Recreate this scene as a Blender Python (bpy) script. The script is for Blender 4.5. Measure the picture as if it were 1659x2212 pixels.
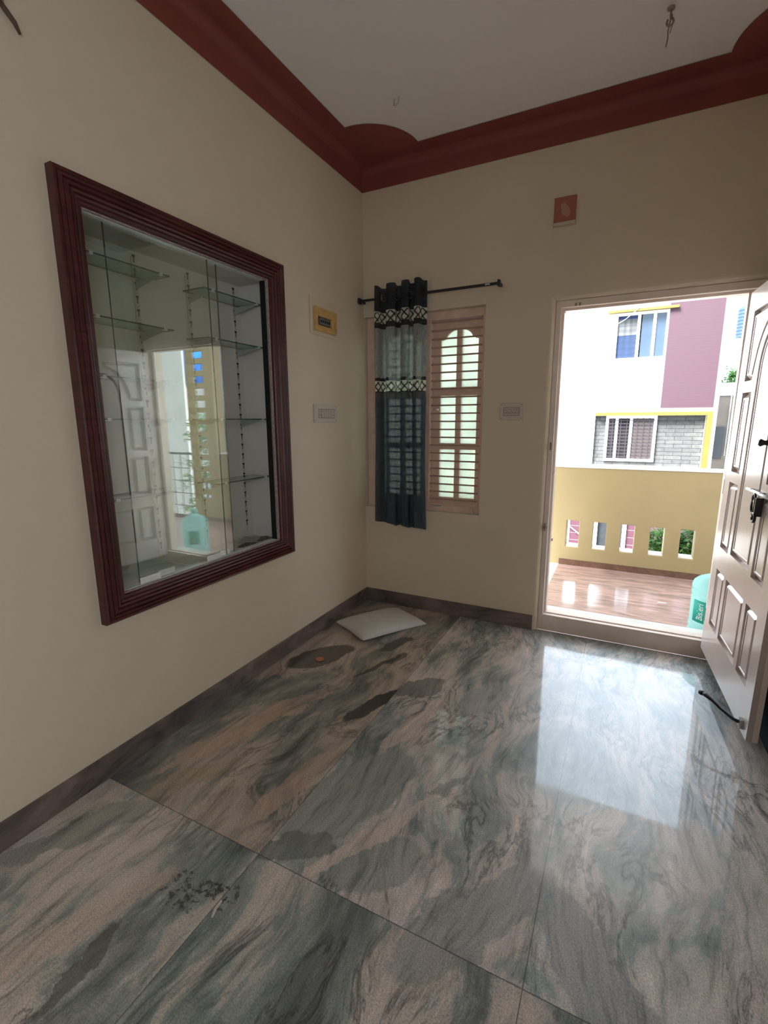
import bpy, bmesh, math, random
from mathutils import Vector, Matrix
PI = math.pi
for o in list(bpy.data.objects):
    bpy.data.objects.remove(o, do_unlink=True)
C = bpy.context.scene.collection

# ------------------------------------------------------------------ camera
def cam_matrix(loc, yaw, pitch, roll):
    cy, sy, cp, sp = math.cos(yaw), math.sin(yaw), math.cos(pitch), math.sin(pitch)
    f = Vector((-sy*cp, cy*cp, sp)); r = Vector((cy, sy, 0)); u = r.cross(f)
    cr, sr = math.cos(roll), math.sin(roll)
    r2 = cr*r + sr*u; u2 = -sr*r + cr*u
    m = Matrix((r2, u2, -f)).transposed().to_4x4(); m.translation = loc
    return m
cd = bpy.data.cameras.new('camera'); cam = bpy.data.objects.new('camera', cd); C.objects.link(cam)
cd.sensor_fit = 'HORIZONTAL'; cd.sensor_width = 36; cd.lens = 1027.11/1659*36; cd.clip_start = .02; cd.clip_end = 300
cam.matrix_world = cam_matrix(Vector((1.74907, -3.16499, 1.40326)), math.radians(26.7006), math.radians(-10.895), math.radians(-.2518))
bpy.context.scene.camera = cam

# ------------------------------------------------------------------ light
SKY_STRENGTH = 4.3
SUN_STRENGTH = 30
SIDE_POWER = 13
w = bpy.data.worlds.new('overcast_sky'); bpy.context.scene.world = w; w.use_nodes = True
bg = w.node_tree.nodes['Background']; bg.inputs[0].default_value = (.76, .90, 1.05, 1); bg.inputs[1].default_value = SKY_STRENGTH
sd = bpy.data.lights.new('hazy_sun', 'SUN'); sd.energy = SUN_STRENGTH; sd.angle = math.radians(28); sd.color = (.97, .98, 1)
so_ = bpy.data.objects.new('hazy_sun', sd); C.objects.link(so_); so_.rotation_euler = Vector((.42, .62, -.80)).to_track_quat('-Z', 'Y').to_euler()
ld = bpy.data.lights.new('side_fill', 'AREA'); ld.shape = 'RECTANGLE'; ld.size = 1.5; ld.size_y = 1.3  # added fill lamp, out of view at the side opening
ld.energy = SIDE_POWER; ld.color = (.86, .95, 1)
rl = bpy.data.objects.new('side_fill', ld); C.objects.link(rl)
rl.location = (2.50, -4.45, 1.55); rl.rotation_euler = Vector((-1, 0, 0)).to_track_quat('-Z', 'Z').to_euler()
vs = bpy.context.scene.view_settings
vs.view_transform = 'Standard'; vs.look = 'None'; vs.gamma = 1; vs.use_curve_mapping = False; vs.exposure = .25
cyc = bpy.context.scene.cycles
cyc.max_bounces = 10; cyc.diffuse_bounces = 6; cyc.transparent_max_bounces = 24; cyc.glossy_bounces = 5

# ------------------------------------------------------------------ materials
def nodes(name):
    m = bpy.data.materials.new(name); m.use_nodes = True
    nt = m.node_tree; b = nt.nodes['Principled BSDF']
    return m, nt, b
def N(nt, t, **kw):
    n = nt.nodes.new(t)
    for k, v in kw.items(): setattr(n, k, v)
    return n
def L(nt, a, b): nt.links.new(a, b)
def ramp(nt, fac, stops, interp='LINEAR'):
    r = N(nt, 'ShaderNodeValToRGB'); r.color_ramp.interpolation = interp
    e = r.color_ramp.elements
    while len(e) < len(stops): e.new(.5)
    for i, (p, c) in enumerate(stops):
        e[i].position = p; e[i].color = (*c, 1) if len(c) == 3 else c
    L(nt, fac, r.inputs[0]); return r
def math_(nt, op, a, b=None, clamp=False):
    n = N(nt, 'ShaderNodeMath', operation=op, use_clamp=clamp)
    for i, v in enumerate((a, b)):
        if v is None: continue
        if hasattr(v, 'links') or hasattr(v, 'is_output'): L(nt, v, n.inputs[i])
        else: n.inputs[i].default_value = v
    return n.outputs[0]
def mixc(nt, fac, a, b, mode='MIX'):
    n = N(nt, 'ShaderNodeMix', data_type='RGBA', blend_type=mode)
    for i, v in ((0, fac), (6, a), (7, b)):
        if hasattr(v, 'is_output'): L(nt, v, n.inputs[i])
        elif i == 0: n.inputs[0].default_value = v
        else: n.inputs[i].default_value = (*v, 1) if len(v) == 3 else v
    return n.outputs[2]
def noise(nt, vec, scale, detail=4, rough=.5, dist=0):
    n = N(nt, 'ShaderNodeTexNoise'); n.inputs['Scale'].default_value = scale
    n.inputs['Detail'].default_value = detail; n.inputs['Roughness'].default_value = rough; n.inputs['Distortion'].default_value = dist
    if vec is not None: L(nt, vec, n.inputs['Vector'])
    return n
def mapping(nt, vec, scale=(1, 1, 1), loc=(0, 0, 0), rot=(0, 0, 0)):
    n = N(nt, 'ShaderNodeMapping'); n.inputs['Scale'].default_value = scale
    n.inputs['Location'].default_value = loc; n.inputs['Rotation'].default_value = rot
    L(nt, vec, n.inputs['Vector']); return n.outputs[0]
def geo(nt): return N(nt, 'ShaderNodeNewGeometry').outputs['Position']
def objc(nt): return N(nt, 'ShaderNodeTexCoord').outputs['Object']
def bump(nt, b, h, strength=.2, dist=.01):
    n = N(nt, 'ShaderNodeBump'); n.inputs['Strength'].default_value = strength; n.inputs['Distance'].default_value = dist
    L(nt, h, n.inputs['Height']); L(nt, n.outputs[0], b.inputs['Normal'])

def paint(name, col, rough=.6, var=.06, scale=3, bump_s=.05, spec=.3, metal=0, coat=0):
    m, nt, b = nodes(name)
    p = geo(nt); n = noise(nt, p, scale, 5, .55)
    c2 = tuple(c*(1-var) for c in col); c1 = tuple(min(1, c*(1+var)) for c in col)
    r = ramp(nt, n.outputs[0], [(.3, c2), (.7, c1)])
    L(nt, r.outputs[0], b.inputs['Base Color'])
    b.inputs['Roughness'].default_value = rough; b.inputs['Specular IOR Level'].default_value = spec
    b.inputs['Metallic'].default_value = metal; b.inputs['Coat Weight'].default_value = coat
    if bump_s:
        n2 = noise(nt, p, 260, 2, .5); bump(nt, b, n2.outputs[0], bump_s, .002)
    return m
WALL = paint('cream_wall_paint', (.66, .56, .43), .55, .035, 1.3, .12)
CEIL = paint('white_ceiling_paint', (.80, .755, .73), .8, .03, 1.2, .1)
MAROON = paint('maroon_cornice_paint', (.25, .062, .050), .6, .08, 2, .1)
WOODP = paint('pinkish_brown_wood_paint', (.78, .67, .60), .38, .08, 6, .08, .4)
WOODW = paint('light_brown_window_wood', (.72, .51, .41), .45, .12, 14, .08, .35)
LEAF = paint('mauve_grey_gloss_paint', (.62, .54, .515), .20, .06, 4, .03, .5)
NICHE = paint('white_niche_paint', (.66, .61, .56), .6, .04, 3, .05)
WHITE = paint('white_plastic', (.58, .515, .44), .4, .03, 5, 0)
CREAMP = paint('cream_plastic', (.52, .45, .37), .4, .04, 8, 0)
YELP = paint('yellowed_plastic', (.58, .36, .13), .4, .14, 25, 0)
DARK = paint('black_metal', (.012, .012, .014), .35, .1, 20, 0, .5)
SLOT = paint('dark_slot', (.02, .018, .016), .7, .1, 20, 0)
RUBBER = paint('black_rubber', (.012, .012, .012), .5, .1, 10, 0)
STEEL = paint('brushed_steel', (.6, .6, .6), .3, .05, 30, 0, .5, .9)
ALU = paint('pale_metal', (.70, .70, .70), .4, .05, 30, 0, .5, .2)
GREYM = paint('grey_bracket', (.34, .36, .34), .5, .05, 30, 0)
ACRYL = paint('frosted_acrylic', (.72, .72, .68), .3, .1, 40, 0, .5)
NAVY = paint('navy_cloth', (.018, .028, .055), .8, .2, 30, .3)
COPPER = paint('copper_disc_metal', (.50, .20, .11), .35, .3, 60, .1, .5, .6)
TERRA = None
BYEL = paint('yellow_parapet_paint', (.37, .295, .155), .7, .06, 1.6, .2)
BWHITE = paint('white_masonry_paint', (.80, .78, .74), .7, .03, 1, .1)
FWHITE = paint('facade_white_paint', (.84, .83, .80), .7, .03, 1, 0)
FYEL = paint('facade_yellow_paint', (.125, .09, .018), .6, .05, 2, 0)
FPINK_A = (.045, .0155, .024)
CONC = paint('grey_concrete', (.42, .41, .38), .8, .15, 3, .3)
STREET = paint('grey_street', (.25, .24, .22), .9, .2, .6, .3)
BEIGE = paint('beige_masonry', (.24, .20, .17), .8, .1, 1, .1)
DGLASS = paint('dark_window_glass', (.022, .020, .024), .08, .2, 2, 0, .5)
BGLASS = paint('bluish_window_glass', (.035, .054, .08), .1, .12, 1.5, 0, .5)
TARP = paint('blue_tarpaulin', (.01, .16, .55), .5, .1, 2, .1)
TANKB = paint('pale_blue_tank_plastic', (.03, .055, .09), .5, .05, 2, 0)
GREYP = paint('grey_paper', (.40, .37, .34), .7, .15, 30, 0)

def maroon_wood():
    m, nt, b = nodes('dark_maroon_varnished_wood')
    p = geo(nt); n = noise(nt, mapping(nt, p, (6, 6, 90)), 1, 5, .6); n2 = noise(nt, mapping(nt, p, (90, 9, 6)), 1, 3, .6)
    f = math_(nt, 'MULTIPLY', n.outputs[0], n2.outputs[0])
    r = ramp(nt, f, [(.12, (.035, .006, .006)), (.3, (.075, .013, .012)), (.45, (.12, .028, .024))])
    L(nt, r.outputs[0], b.inputs['Base Color']); b.inputs['Roughness'].default_value = .33
    bump(nt, b, f, .15, .002); return m
MWOOD = maroon_wood()

def glass_thin(name, tint, reflect=1.0, rough=0.0, extra=0.0):
    m = bpy.data.materials.new(name); m.use_nodes = True; nt = m.node_tree; nt.nodes.clear()
    out = N(nt, 'ShaderNodeOutputMaterial'); t = N(nt, 'ShaderNodeBsdfTransparent'); g = N(nt, 'ShaderNodeBsdfGlossy'); mx = N(nt, 'ShaderNodeMixShader')
    t.inputs[0].default_value = (*tint, 1); g.inputs['Roughness'].default_value = rough; g.inputs[0].default_value = (1, 1, 1, 1)
    lw = N(nt, 'ShaderNodeLayerWeight'); lw.inputs[0].default_value = .5
    p5 = math_(nt, 'POWER', lw.outputs['Facing'], 5)
    f = math_(nt, 'MULTIPLY_ADD', p5, .96*reflect); f.node.inputs[2].default_value = .045*reflect+extra
    L(nt, f, mx.inputs[0]); L(nt, t.outputs[0], mx.inputs[1]); L(nt, g.outputs[0], mx.inputs[2]); L(nt, mx.outputs[0], out.inputs[0])
    return m
PANE = glass_thin('sliding_pane_glass', (.955, .985, .968), 2.0)
SHELFG = glass_thin('green_tinted_shelf_glass', (.72, .86, .80), 1.0)
def edge_glass():
    m, nt, b = nodes('dark_green_glass_edge'); b.inputs['Base Color'].default_value = (.03, .07, .055, 1)
    b.inputs['Roughness'].default_value = .15; n = noise(nt, geo(nt), 30); r = ramp(nt, n.outputs[0], [(.3, (.02, .05, .04)), (.7, (.05, .10, .08))])
    L(nt, r.outputs[0], b.inputs['Base Color']); return m
GEDGE = edge_glass()
def frosted():
    m = bpy.data.materials.new('frosted_pane_glass'); m.use_nodes = True; nt = m.node_tree; nt.nodes.clear()
    out = N(nt, 'ShaderNodeOutputMaterial'); t = N(nt, 'ShaderNodeBsdfTranslucent'); g = N(nt, 'ShaderNodeBsdfGlossy'); tr = N(nt, 'ShaderNodeBsdfTransparent')
    n = noise(nt, geo(nt), 5, 3); r = ramp(nt, n.outputs[0], [(.3, (.40, .46, .41)), (.7, (.50, .55, .50))]); L(nt, r.outputs[0], t.inputs[0])
    tr.inputs[0].default_value = (.9, .95, .9, 1); g.inputs['Roughness'].default_value = .15
    a = N(nt, 'ShaderNodeMixShader'); a.inputs[0].default_value = .12; bb = N(nt, 'ShaderNodeMixShader'); bb.inputs[0].default_value = .06
    L(nt, t.outputs[0], a.inputs[1]); L(nt, tr.outputs[0], a.inputs[2]); L(nt, a.outputs[0], bb.inputs[1]); L(nt, g.outputs[0], bb.inputs[2]); L(nt, bb.outputs[0], out.inputs[0])
    return m
FROST = frosted()

# floor granite --------------------------------------------------
def floor_granite():
    m, nt, b = nodes('polished_swirled_granite')
    P = geo(nt); sep = N(nt, 'ShaderNodeSeparateXYZ'); L(nt, P, sep.inputs[0])
    x, y = sep.outputs[0], sep.outputs[1]
    mx = math_(nt, 'ABSOLUTE', math_(nt, 'SUBTRACT', x, 1.63))       # slabs laid book-matched about this joint
    rowf = math_(nt, 'LESS_THAN', y, -2.167)
    colf = math_(nt, 'LESS_THAN', x, .779)
    off = math_(nt, 'ADD', math_(nt, 'MULTIPLY', rowf, 3.7), math_(nt, 'MULTIPLY', colf, 7.3))
    cmb = N(nt, 'ShaderNodeCombineXYZ'); L(nt, mx, cmb.inputs[0]); L(nt, y, cmb.inputs[1]); L(nt, off, cmb.inputs[2])
    V = cmb.outputs[0]
    wn = noise(nt, mapping(nt, V, (1, .7, 1)), 1.6, 3, .5)
    ws = N(nt, 'ShaderNodeVectorMath', operation='SUBTRACT'); L(nt, wn.outputs['Color'], ws.inputs[0]); ws.inputs[1].default_value = (.5, .5, .5)
    wm = N(nt, 'ShaderNodeVectorMath', operation='SCALE'); L(nt, ws.outputs[0], wm.inputs[0]); wm.inputs['Scale'].default_value = .42
    wa = N(nt, 'ShaderNodeVectorMath', operation='ADD'); L(nt, V, wa.inputs[0]); L(nt, wm.outputs[0], wa.inputs[1])
    W = wa.outputs[0]
    big = noise(nt, mapping(nt, W, (3.6, 1.5, 1), rot=(0, 0, .35)), 1.0, 10, .66, .12)
    tone = ramp(nt, big.outputs[0], [(.36, (.13, .16, .165)), (.43, (.24, .28, .28)), (.485, (.34, .385, .385)), (.497, (.46, .46, .44)), (.53, (.54, .50, .47)), (.60, (.64, .60, .57)), (.68, (.48, .51, .51))])
    streak = noise(nt, mapping(nt, W, (26, 3.2, 1), rot=(0, 0, .3)), 1.0, 9, .72, .15)
    st = ramp(nt, streak.outputs[0], [(.30, (.28, .30, .31)), (.42, (.74, .77, .77)), (.50, (1.0, 1.0, 1.0)), (.6, (1.14, 1.12, 1.1)), (.70, (1.4, 1.37, 1.35))])
    col = mixc(nt, .95, tone.outputs[0], st.outputs[0], 'MULTIPLY')
    grain = noise(nt, P, 210, 3, .6); gr = ramp(nt, grain.outputs[0], [(.33, (.62, .63, .63)), (.66, (1.34, 1.32, 1.32))])
    col = mixc(nt, .8, col, gr.outputs[0], 'MULTIPLY')
    # dark veins
    vn = noise(nt, mapping(nt, W, (5, 2, 1), rot=(0, 0, .4)), 1.2, 7, .65, .8)
    va = math_(nt, 'ABSOLUTE', math_(nt, 'SUBTRACT', vn.outputs[0], .5))
    vr = ramp(nt, va, [(.0, (.30, .31, .32)), (.010, (.62, .63, .64)), (.03, (1, 1, 1))])
    vm = noise(nt, V, 2.2, 2); vmr = ramp(nt, vm.outputs[0], [(.45, (0, 0, 0)), (.58, (1, 1, 1))])
    col = mixc(nt, vmr.outputs[0], col, mixc(nt, 1, col, vr.outputs[0], 'MULTIPLY'))
    # inclusions: (x, y, half-length, half-width, angle, colour, edge roughness, opacity)
    dn = noise(nt, P, 6, 6, .62); ds = N(nt, 'ShaderNodeVectorMath', operation='SUBTRACT'); L(nt, dn.outputs['Color'], ds.inputs[0]); ds.inputs[1].default_value = (.5, .5, .5)
    dk = (.012, .012, .013); gg = (.115, .13, .125); pk = (.60, .49, .42); br = (.034, .028, .024)
    B = [(.20, -.96, .235, .105, 1.05, br, .14, .9, None), (.55, -.60, .15, .045, 1.2, dk, .12, .85, None),
         (.57, -.90, .20, .018, 1.3, dk, .12, .8, None), (.62, -.78, .10, .028, 1.2, dk, .12, .75, None),
         (.725, -1.25, .20, .048, 1.25, dk, .12, .9, 'L'), (.93, -1.80, .34, .145, 1.25, (.27, .30, .29), .18, .85, 'R'),
         (.87, -2.09, .15, .07, .5, (.13, .155, .155), .24, .75, 'R'), (.575, -2.64, .12, .032, 1.75, (.07, .075, .07), .20, .7, None),
         (.70, -2.35, .10, .05, .6, dk, .34, .8, None), (.60, -2.36, .09, .022, .9, dk, .3, .75, None), (.77, -2.30, .05, .03, .6, dk, .35, .7, None),
         (.26, -1.75, .34, .060, 1.25, pk, .20, .75, None), (.36, -1.45, .26, .05, 1.15, pk, .22, .6, None), (.70, -1.85, .26, .05, 1.35, (.62, .50, .44), .12, .75, 'L'),
         (1.22, -.93, .22, .085, 1.2, (.33, .37, .37), .2, .7, None), (.86, -1.02, .17, .07, .8, (.13, .14, .13), .26, .75, 'R'),
         (1.235, -1.60, .09, .03, 1.1, (.22, .25, .25), .22, .7, None), (.98, -1.28, .30, .05, 1.35, (.66, .56, .51), .16, .7, 'R'),
         (1.47, -2.05, .30, .09, .95, (.22, .26, .27), .25, .6, None), (1.79, -2.05, .34, .085, 2.19, (.22, .26, .27), .25, .6, None),
         (1.15, -2.02, .16, .10, 1.0, (.28, .31, .305), .2, .7, None), (.17, -2.35, .30, .06, 1.1, (.26, .29, .28), .2, .7, None),
         (.45, -2.62, .35, .05, 1.15, pk, .14, .6, None), (1.62, -2.36, .22, .10, 1.5, (.62, .56, .52), .2, .6, None),
         (1.08, -1.95, .30, .03, 1.1, (.68, .58, .52), .15, .7, 'R'), (.30, -2.02, .22, .05, 1.0, (.50, .43, .34), .2, .6, None)]
    for (cx, cy, a, bb_, ang, c, er, op, side) in B:
        s = N(nt, 'ShaderNodeVectorMath', operation='SCALE'); L(nt, ds.outputs[0], s.inputs[0]); s.inputs['Scale'].default_value = er
        ad = N(nt, 'ShaderNodeVectorMath', operation='ADD'); L(nt, P, ad.inputs[0]); L(nt, s.outputs[0], ad.inputs[1])
        mp = N(nt, 'ShaderNodeMapping', vector_type='TEXTURE'); mp.inputs['Location'].default_value = (cx, cy, 0); mp.inputs['Rotation'].default_value = (0, 0, ang)
        mp.inputs['Scale'].default_value = (a, bb_, 1e6); L(nt, ad.outputs[0], mp.inputs['Vector'])
        ln = N(nt, 'ShaderNodeVectorMath', operation='LENGTH'); L(nt, mp.outputs[0], ln.inputs[0])
        f = math_(nt, 'MULTIPLY', math_(nt, 'SUBTRACT', 1.0, ln.outputs['Value']), 9, True)
        f = math_(nt, 'MULTIPLY', f, op)
        if er > .29: f = math_(nt, 'MULTIPLY', f, ramp(nt, noise(nt, P, 34, 4, .7).outputs[0], [(.50, (0, 0, 0)), (.56, (1, 1, 1))]).outputs[0])
        if side == 'L': f = math_(nt, 'MULTIPLY', f, colf)
        if side == 'R': f = math_(nt, 'MULTIPLY', f, math_(nt, 'SUBTRACT', 1.0, colf))
        cc = mixc(nt, .8, c, gr.outputs[0], 'MULTIPLY')
        cc = mixc(nt, .9, cc, st.outputs[0], 'MULTIPLY')
        col = mixc(nt, f, col, cc)
    # browner left-hand slabs; the tint also holds some of the corner's shading
    inner = math_(nt, 'MULTIPLY', colf, math_(nt, 'SUBTRACT', 1.0, rowf))
    col = mixc(nt, inner, col, mixc(nt, 1, col, (.74, .64, .57), 'MULTIPLY'))
    col = mixc(nt, rowf, col, mixc(nt, 1, col, (.92, .86, .80), 'MULTIPLY'))
    mid_ = math_(nt, 'MULTIPLY', math_(nt, 'LESS_THAN', x, 1.63), math_(nt, 'SUBTRACT', 1.0, math_(nt, 'MAXIMUM', colf, rowf)))
    col = mixc(nt, mid_, col, mixc(nt, 1, col, (.97, .91, .87), 'MULTIPLY'))
    # slab joints
    jl = None
    def line(coord, at, wd):
        return math_(nt, 'LESS_THAN', math_(nt, 'ABSOLUTE', math_(nt, 'SUBTRACT', coord, at)), wd)
    for coord, at, wd in ((y, -2.167, .0016), (x, .779, .0013), (x, 1.63, .0013), (x, 2.48, .0013), (y, -4.3, .0016)):
        l = line(coord, at, wd); jl = l if jl is None else math_(nt, 'MAXIMUM', jl, l)
    col = mixc(nt, math_(nt, 'MULTIPLY', jl, .75), col, (.03, .03, .03))
    L(nt, col, b.inputs['Base Color'])
    rn = noise(nt, P, 3.5, 5, .6); rr = ramp(nt, rn.outputs[0], [(.3, (.025,)*3), (.7, (.06,)*3)]); L(nt, rr.outputs[0], b.inputs['Coat Roughness'])
    b.inputs['Roughness'].default_value = .40; b.inputs['Coat Weight'].default_value = 1; b.inputs['Coat IOR'].default_value = 1.5
    b.inputs['Specular IOR Level'].default_value = .7; b.inputs['IOR'].default_value = 1.5
    bn = noise(nt, P, 9, 3, .5); bump(nt, b, bn.outputs[0], .012, .01)
    return m
GRANITE = floor_granite()
def dark_granite(name, a, bcol, rough=.25, sc=(1, 1, 1)):
    m, nt, b = nodes(name); p = mapping(nt, geo(nt), sc)
    n = noise(nt, p, 5, 8, .68, .8); r = ramp(nt, n.outputs[0], [(.35, a), (.65, bcol)]); L(nt, r.outputs[0], b.inputs['Base Color'])
    b.inputs['Roughness'].default_value = rough; b.inputs['Specular IOR Level'].default_value = .5; return m
SKIRT = dark_granite('brown_grey_granite_skirting', (.050, .042, .040), (.21, .155, .14), .25, (.55, .55, 1.4))
BFLOOR = dark_granite('red_brown_balcony_granite', (.24, .18, .17), (.60, .40, .35), .13, (.6, 4, 1))
BEDGE = dark_granite('pale_grey_granite', (.62, .62, .60), (.78, .77, .75), .2)

def siding(name, col, pitch, groove=.10, gcol=(.045, .02, .032)):
    m, nt, b = nodes(name); sep = N(nt, 'ShaderNodeSeparateXYZ'); L(nt, geo(nt), sep.inputs[0])
    f = math_(nt, 'FRACT', math_(nt, 'DIVIDE', sep.outputs[2], pitch)); g = math_(nt, 'LESS_THAN', f, groove)
    L(nt, mixc(nt, g, col, gcol), b.inputs['Base Color']); b.inputs['Roughness'].default_value = .6
    bump(nt, b, math_(nt, 'SUBTRACT', 1.0, g), .5, .02); return m
FPINK = siding('pink_cladding_boards', FPINK_A, .145, .07)
FPINK2 = siding('pink_cladding_boards_light_joints', (.06, .016, .027), .22, .08, (.15, .10, .11))
def stone():
    m, nt, b = nodes('split_grey_stone_cladding'); p = mapping(nt, geo(nt), (1, 1, 1), rot=(PI/2, 0, 0))
    bt = N(nt, 'ShaderNodeTexBrick'); L(nt, p, bt.inputs['Vector']); bt.inputs['Scale'].default_value = 1
    bt.inputs['Brick Width'].default_value = .42; bt.inputs['Row Height'].default_value = .105; bt.inputs['Mortar Size'].default_value = .007
    bt.inputs['Color1'].default_value = (.062, .063, .062, 1); bt.inputs['Color2'].default_value = (.085, .085, .080, 1); bt.inputs['Mortar'].default_value = (.022, .022, .024, 1)
    n = noise(nt, geo(nt), 9, 6, .7); r = ramp(nt, n.outputs[0], [(.3, (.6, .6, .6)), (.7, (1.25, 1.2, 1.15))])
    L(nt, mixc(nt, .8, bt.outputs['Color'], r.outputs[0], 'MULTIPLY'), b.inputs['Base Color']); b.inputs['Roughness'].default_value = .9
    bump(nt, b, n.outputs[0], .6, .02); return m
STONE = stone()

# curtain
def curtain_mat():
    m, nt, b = nodes('banded_curtain_cloth'); uv = N(nt, 'ShaderNodeUVMap').outputs[0]
    sep = N(nt, 'ShaderNodeSeparateXYZ'); L(nt, uv, sep.inputs[0]); u, z = sep.outputs[0], sep.outputs[1]
    z01 = math_(nt, 'DIVIDE', z, 3.0)
    navy = (.030, .040, .052); grey = (.27, .265, .255); blk = (.035, .038, .042); cream = (.58, .54, .48); dg = (.10, .105, .115); den = (.065, .085, .110)
    stops = [(0, den), (1.555/3, dg), (1.598/3, cream), (1.672/3, blk), (1.692/3, grey), (2.027/3, blk), (2.052/3, cream), (2.129/3, navy)]
    base = ramp(nt, z01, stops, 'CONSTANT').outputs[0]
    # diamond lattice inside the two cream bands
    S = .052
    def tri(v): return math_(nt, 'ABSOLUTE', math_(nt, 'SUBTRACT', math_(nt, 'FRACT', v), .5))
    a = math_(nt, 'DIVIDE', math_(nt, 'ADD', u, math_(nt, 'MULTIPLY', z, 1.0)), S); c = math_(nt, 'DIVIDE', math_(nt, 'SUBTRACT', u, z), S)
    lat = math_(nt, 'LESS_THAN', math_(nt, 'MINIMUM', tri(a), tri(c)), .11)
    inner = math_(nt, 'LESS_THAN', math_(nt, 'MINIMUM', math_(nt, 'ABSOLUTE', math_(nt, 'SUBTRACT', tri(a), .22)), math_(nt, 'ABSOLUTE', math_(nt, 'SUBTRACT', tri(c), .22))), .03)
    lat = math_(nt, 'MAXIMUM', lat, math_(nt, 'MULTIPLY', inner, .35))
    def band(lo, hi): return math_(nt, 'MULTIPLY', math_(nt, 'GREATER_THAN', z, lo), math_(nt, 'LESS_THAN', z, hi))
    lb = math_(nt, 'ADD', band(1.598, 1.672), band(2.052, 2.129))
    col = mixc(nt, math_(nt, 'MULTIPLY', lat, lb), base, (.03, .032, .036))
    # small leaves in the grey zone
    vo = N(nt, 'ShaderNodeTexVoronoi'); vo.inputs['Scale'].default_value = 46; L(nt, mapping(nt, uv, (1.5, .8, 1), rot=(0, 0, .5)), vo.inputs['Vector'])
    lf = math_(nt, 'LESS_THAN', vo.outputs['Distance'], .30)
    gn = noise(nt, uv, 12, 2); lf = math_(nt, 'MULTIPLY', lf, math_(nt, 'GREATER_THAN', gn.outputs[0], .48))
    col = mixc(nt, math_(nt, 'MULTIPLY', math_(nt, 'MULTIPLY', lf, band(1.692, 2.0)), .55), col, (.42, .40, .36))
    dn = noise(nt, mapping(nt, uv, (160, 18, 1)), 1, 5, .75); dr = ramp(nt, dn.outputs[0], [(.35, (.65, .65, .65)), (.7, (1.7, 1.6, 1.55))])
    col = mixc(nt, .8, col, dr.outputs[0], 'MULTIPLY')
    L(nt, col, b.inputs['Base Color']); b.inputs['Roughness'].default_value = .8
    tl = N(nt, 'ShaderNodeBsdfTranslucent'); mx = N(nt, 'ShaderNodeMixShader'); mx.inputs[0].default_value = .45
    tc = mixc(nt, 1, col, (2.2, 2.6, 2.8, 1), 'MULTIPLY'); L(nt, tc, tl.inputs[0])
    out = nt.nodes['Material Output']; L(nt, b.outputs[0], mx.inputs[1]); L(nt, tl.outputs[0], mx.inputs[2])
    tp = N(nt, 'ShaderNodeBsdfTransparent'); mx2 = N(nt, 'ShaderNodeMixShader'); mx2.inputs[0].default_value = .23
    L(nt, mx.outputs[0], mx2.inputs[1]); L(nt, tp.outputs[0], mx2.inputs[2]); L(nt, mx2.outputs[0], out.inputs[0])
    return m
CURT = curtain_mat()
def cloth_mat():
    m, nt, b = nodes('off_white_pillow_cloth'); n = noise(nt, geo(nt), 240, 3); r = ramp(nt, n.outputs[0], [(.3, (.52, .49, .44)), (.7, (.62, .59, .54))])
    L(nt, r.outputs[0], b.inputs['Base Color']); b.inputs['Roughness'].default_value = .85; bump(nt, b, n.outputs[0], .2, .002); return m
PILLOW = cloth_mat()
def bottle_mat():
    m, nt, b = nodes('aqua_translucent_plastic')
    b.inputs['Base Color'].default_value = (.5, .85, .83, 1); b.inputs['Roughness'].default_value = .12
    n = noise(nt, geo(nt), 14, 3); r = ramp(nt, n.outputs[0], [(.3, (.45, .82, .80)), (.7, (.55, .90, .88))]); L(nt, r.outputs[0], b.inputs['Base Color'])
    tl = N(nt, 'ShaderNodeBsdfTranslucent'); tl.inputs[0].default_value = (.60, .95, .93, 1); tp = N(nt, 'ShaderNodeBsdfTransparent'); tp.inputs[0].default_value = (.80, .97, .96, 1)
    a = N(nt, 'ShaderNodeMixShader'); a.inputs[0].default_value = .5; c = N(nt, 'ShaderNodeMixShader'); c.inputs[0].default_value = .45
    L(nt, b.outputs[0], a.inputs[1]); L(nt, tl.outputs[0], a.inputs[2]); L(nt, a.outputs[0], c.inputs[1]); L(nt, tp.outputs[0], c.inputs[2])
    L(nt, c.outputs[0], nt.nodes['Material Output'].inputs[0]); return m
BOTTLE = bottle_mat()
LABEL = paint('green_label_paper', (.02, .42, .33), .5, .05, 5, 0)
LTXT = paint('white_label_print', (.8, .85, .82), .5, .02, 5, 0)
def terra_mat():
    m, nt, b = nodes('terracotta_plate_with_smudge'); p = objc(nt)
    s = noise(nt, p, 22, 3); ad = N(nt, 'ShaderNodeVectorMath', operation='MULTIPLY_ADD'); L(nt, s.outputs['Color'], ad.inputs[0]); ad.inputs[1].default_value = (.03, 0, .03); L(nt, p, ad.inputs[2])
    mp = N(nt, 'ShaderNodeMapping', vector_type='TEXTURE'); L(nt, ad.outputs[0], mp.inputs['Vector']); mp.inputs['Location'].default_value = (.018, 0, .015); mp.inputs['Rotation'].default_value = (0, -.5, 0); mp.inputs['Scale'].default_value = (.024, 1e5, .044)
    ln = N(nt, 'ShaderNodeVectorMath', operation='LENGTH'); L(nt, mp.outputs[0], ln.inputs[0])
    f = math_(nt, 'MULTIPLY', math_(nt, 'SUBTRACT', 1.0, ln.outputs['Value']), 5, True)
    L(nt, mixc(nt, math_(nt, 'MULTIPLY', f, .8), (.36, .115, .075), (.46, .27, .19)), b.inputs['Base Color']); b.inputs['Roughness'].default_value = .6; return m
TERRA = terra_mat()
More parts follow.
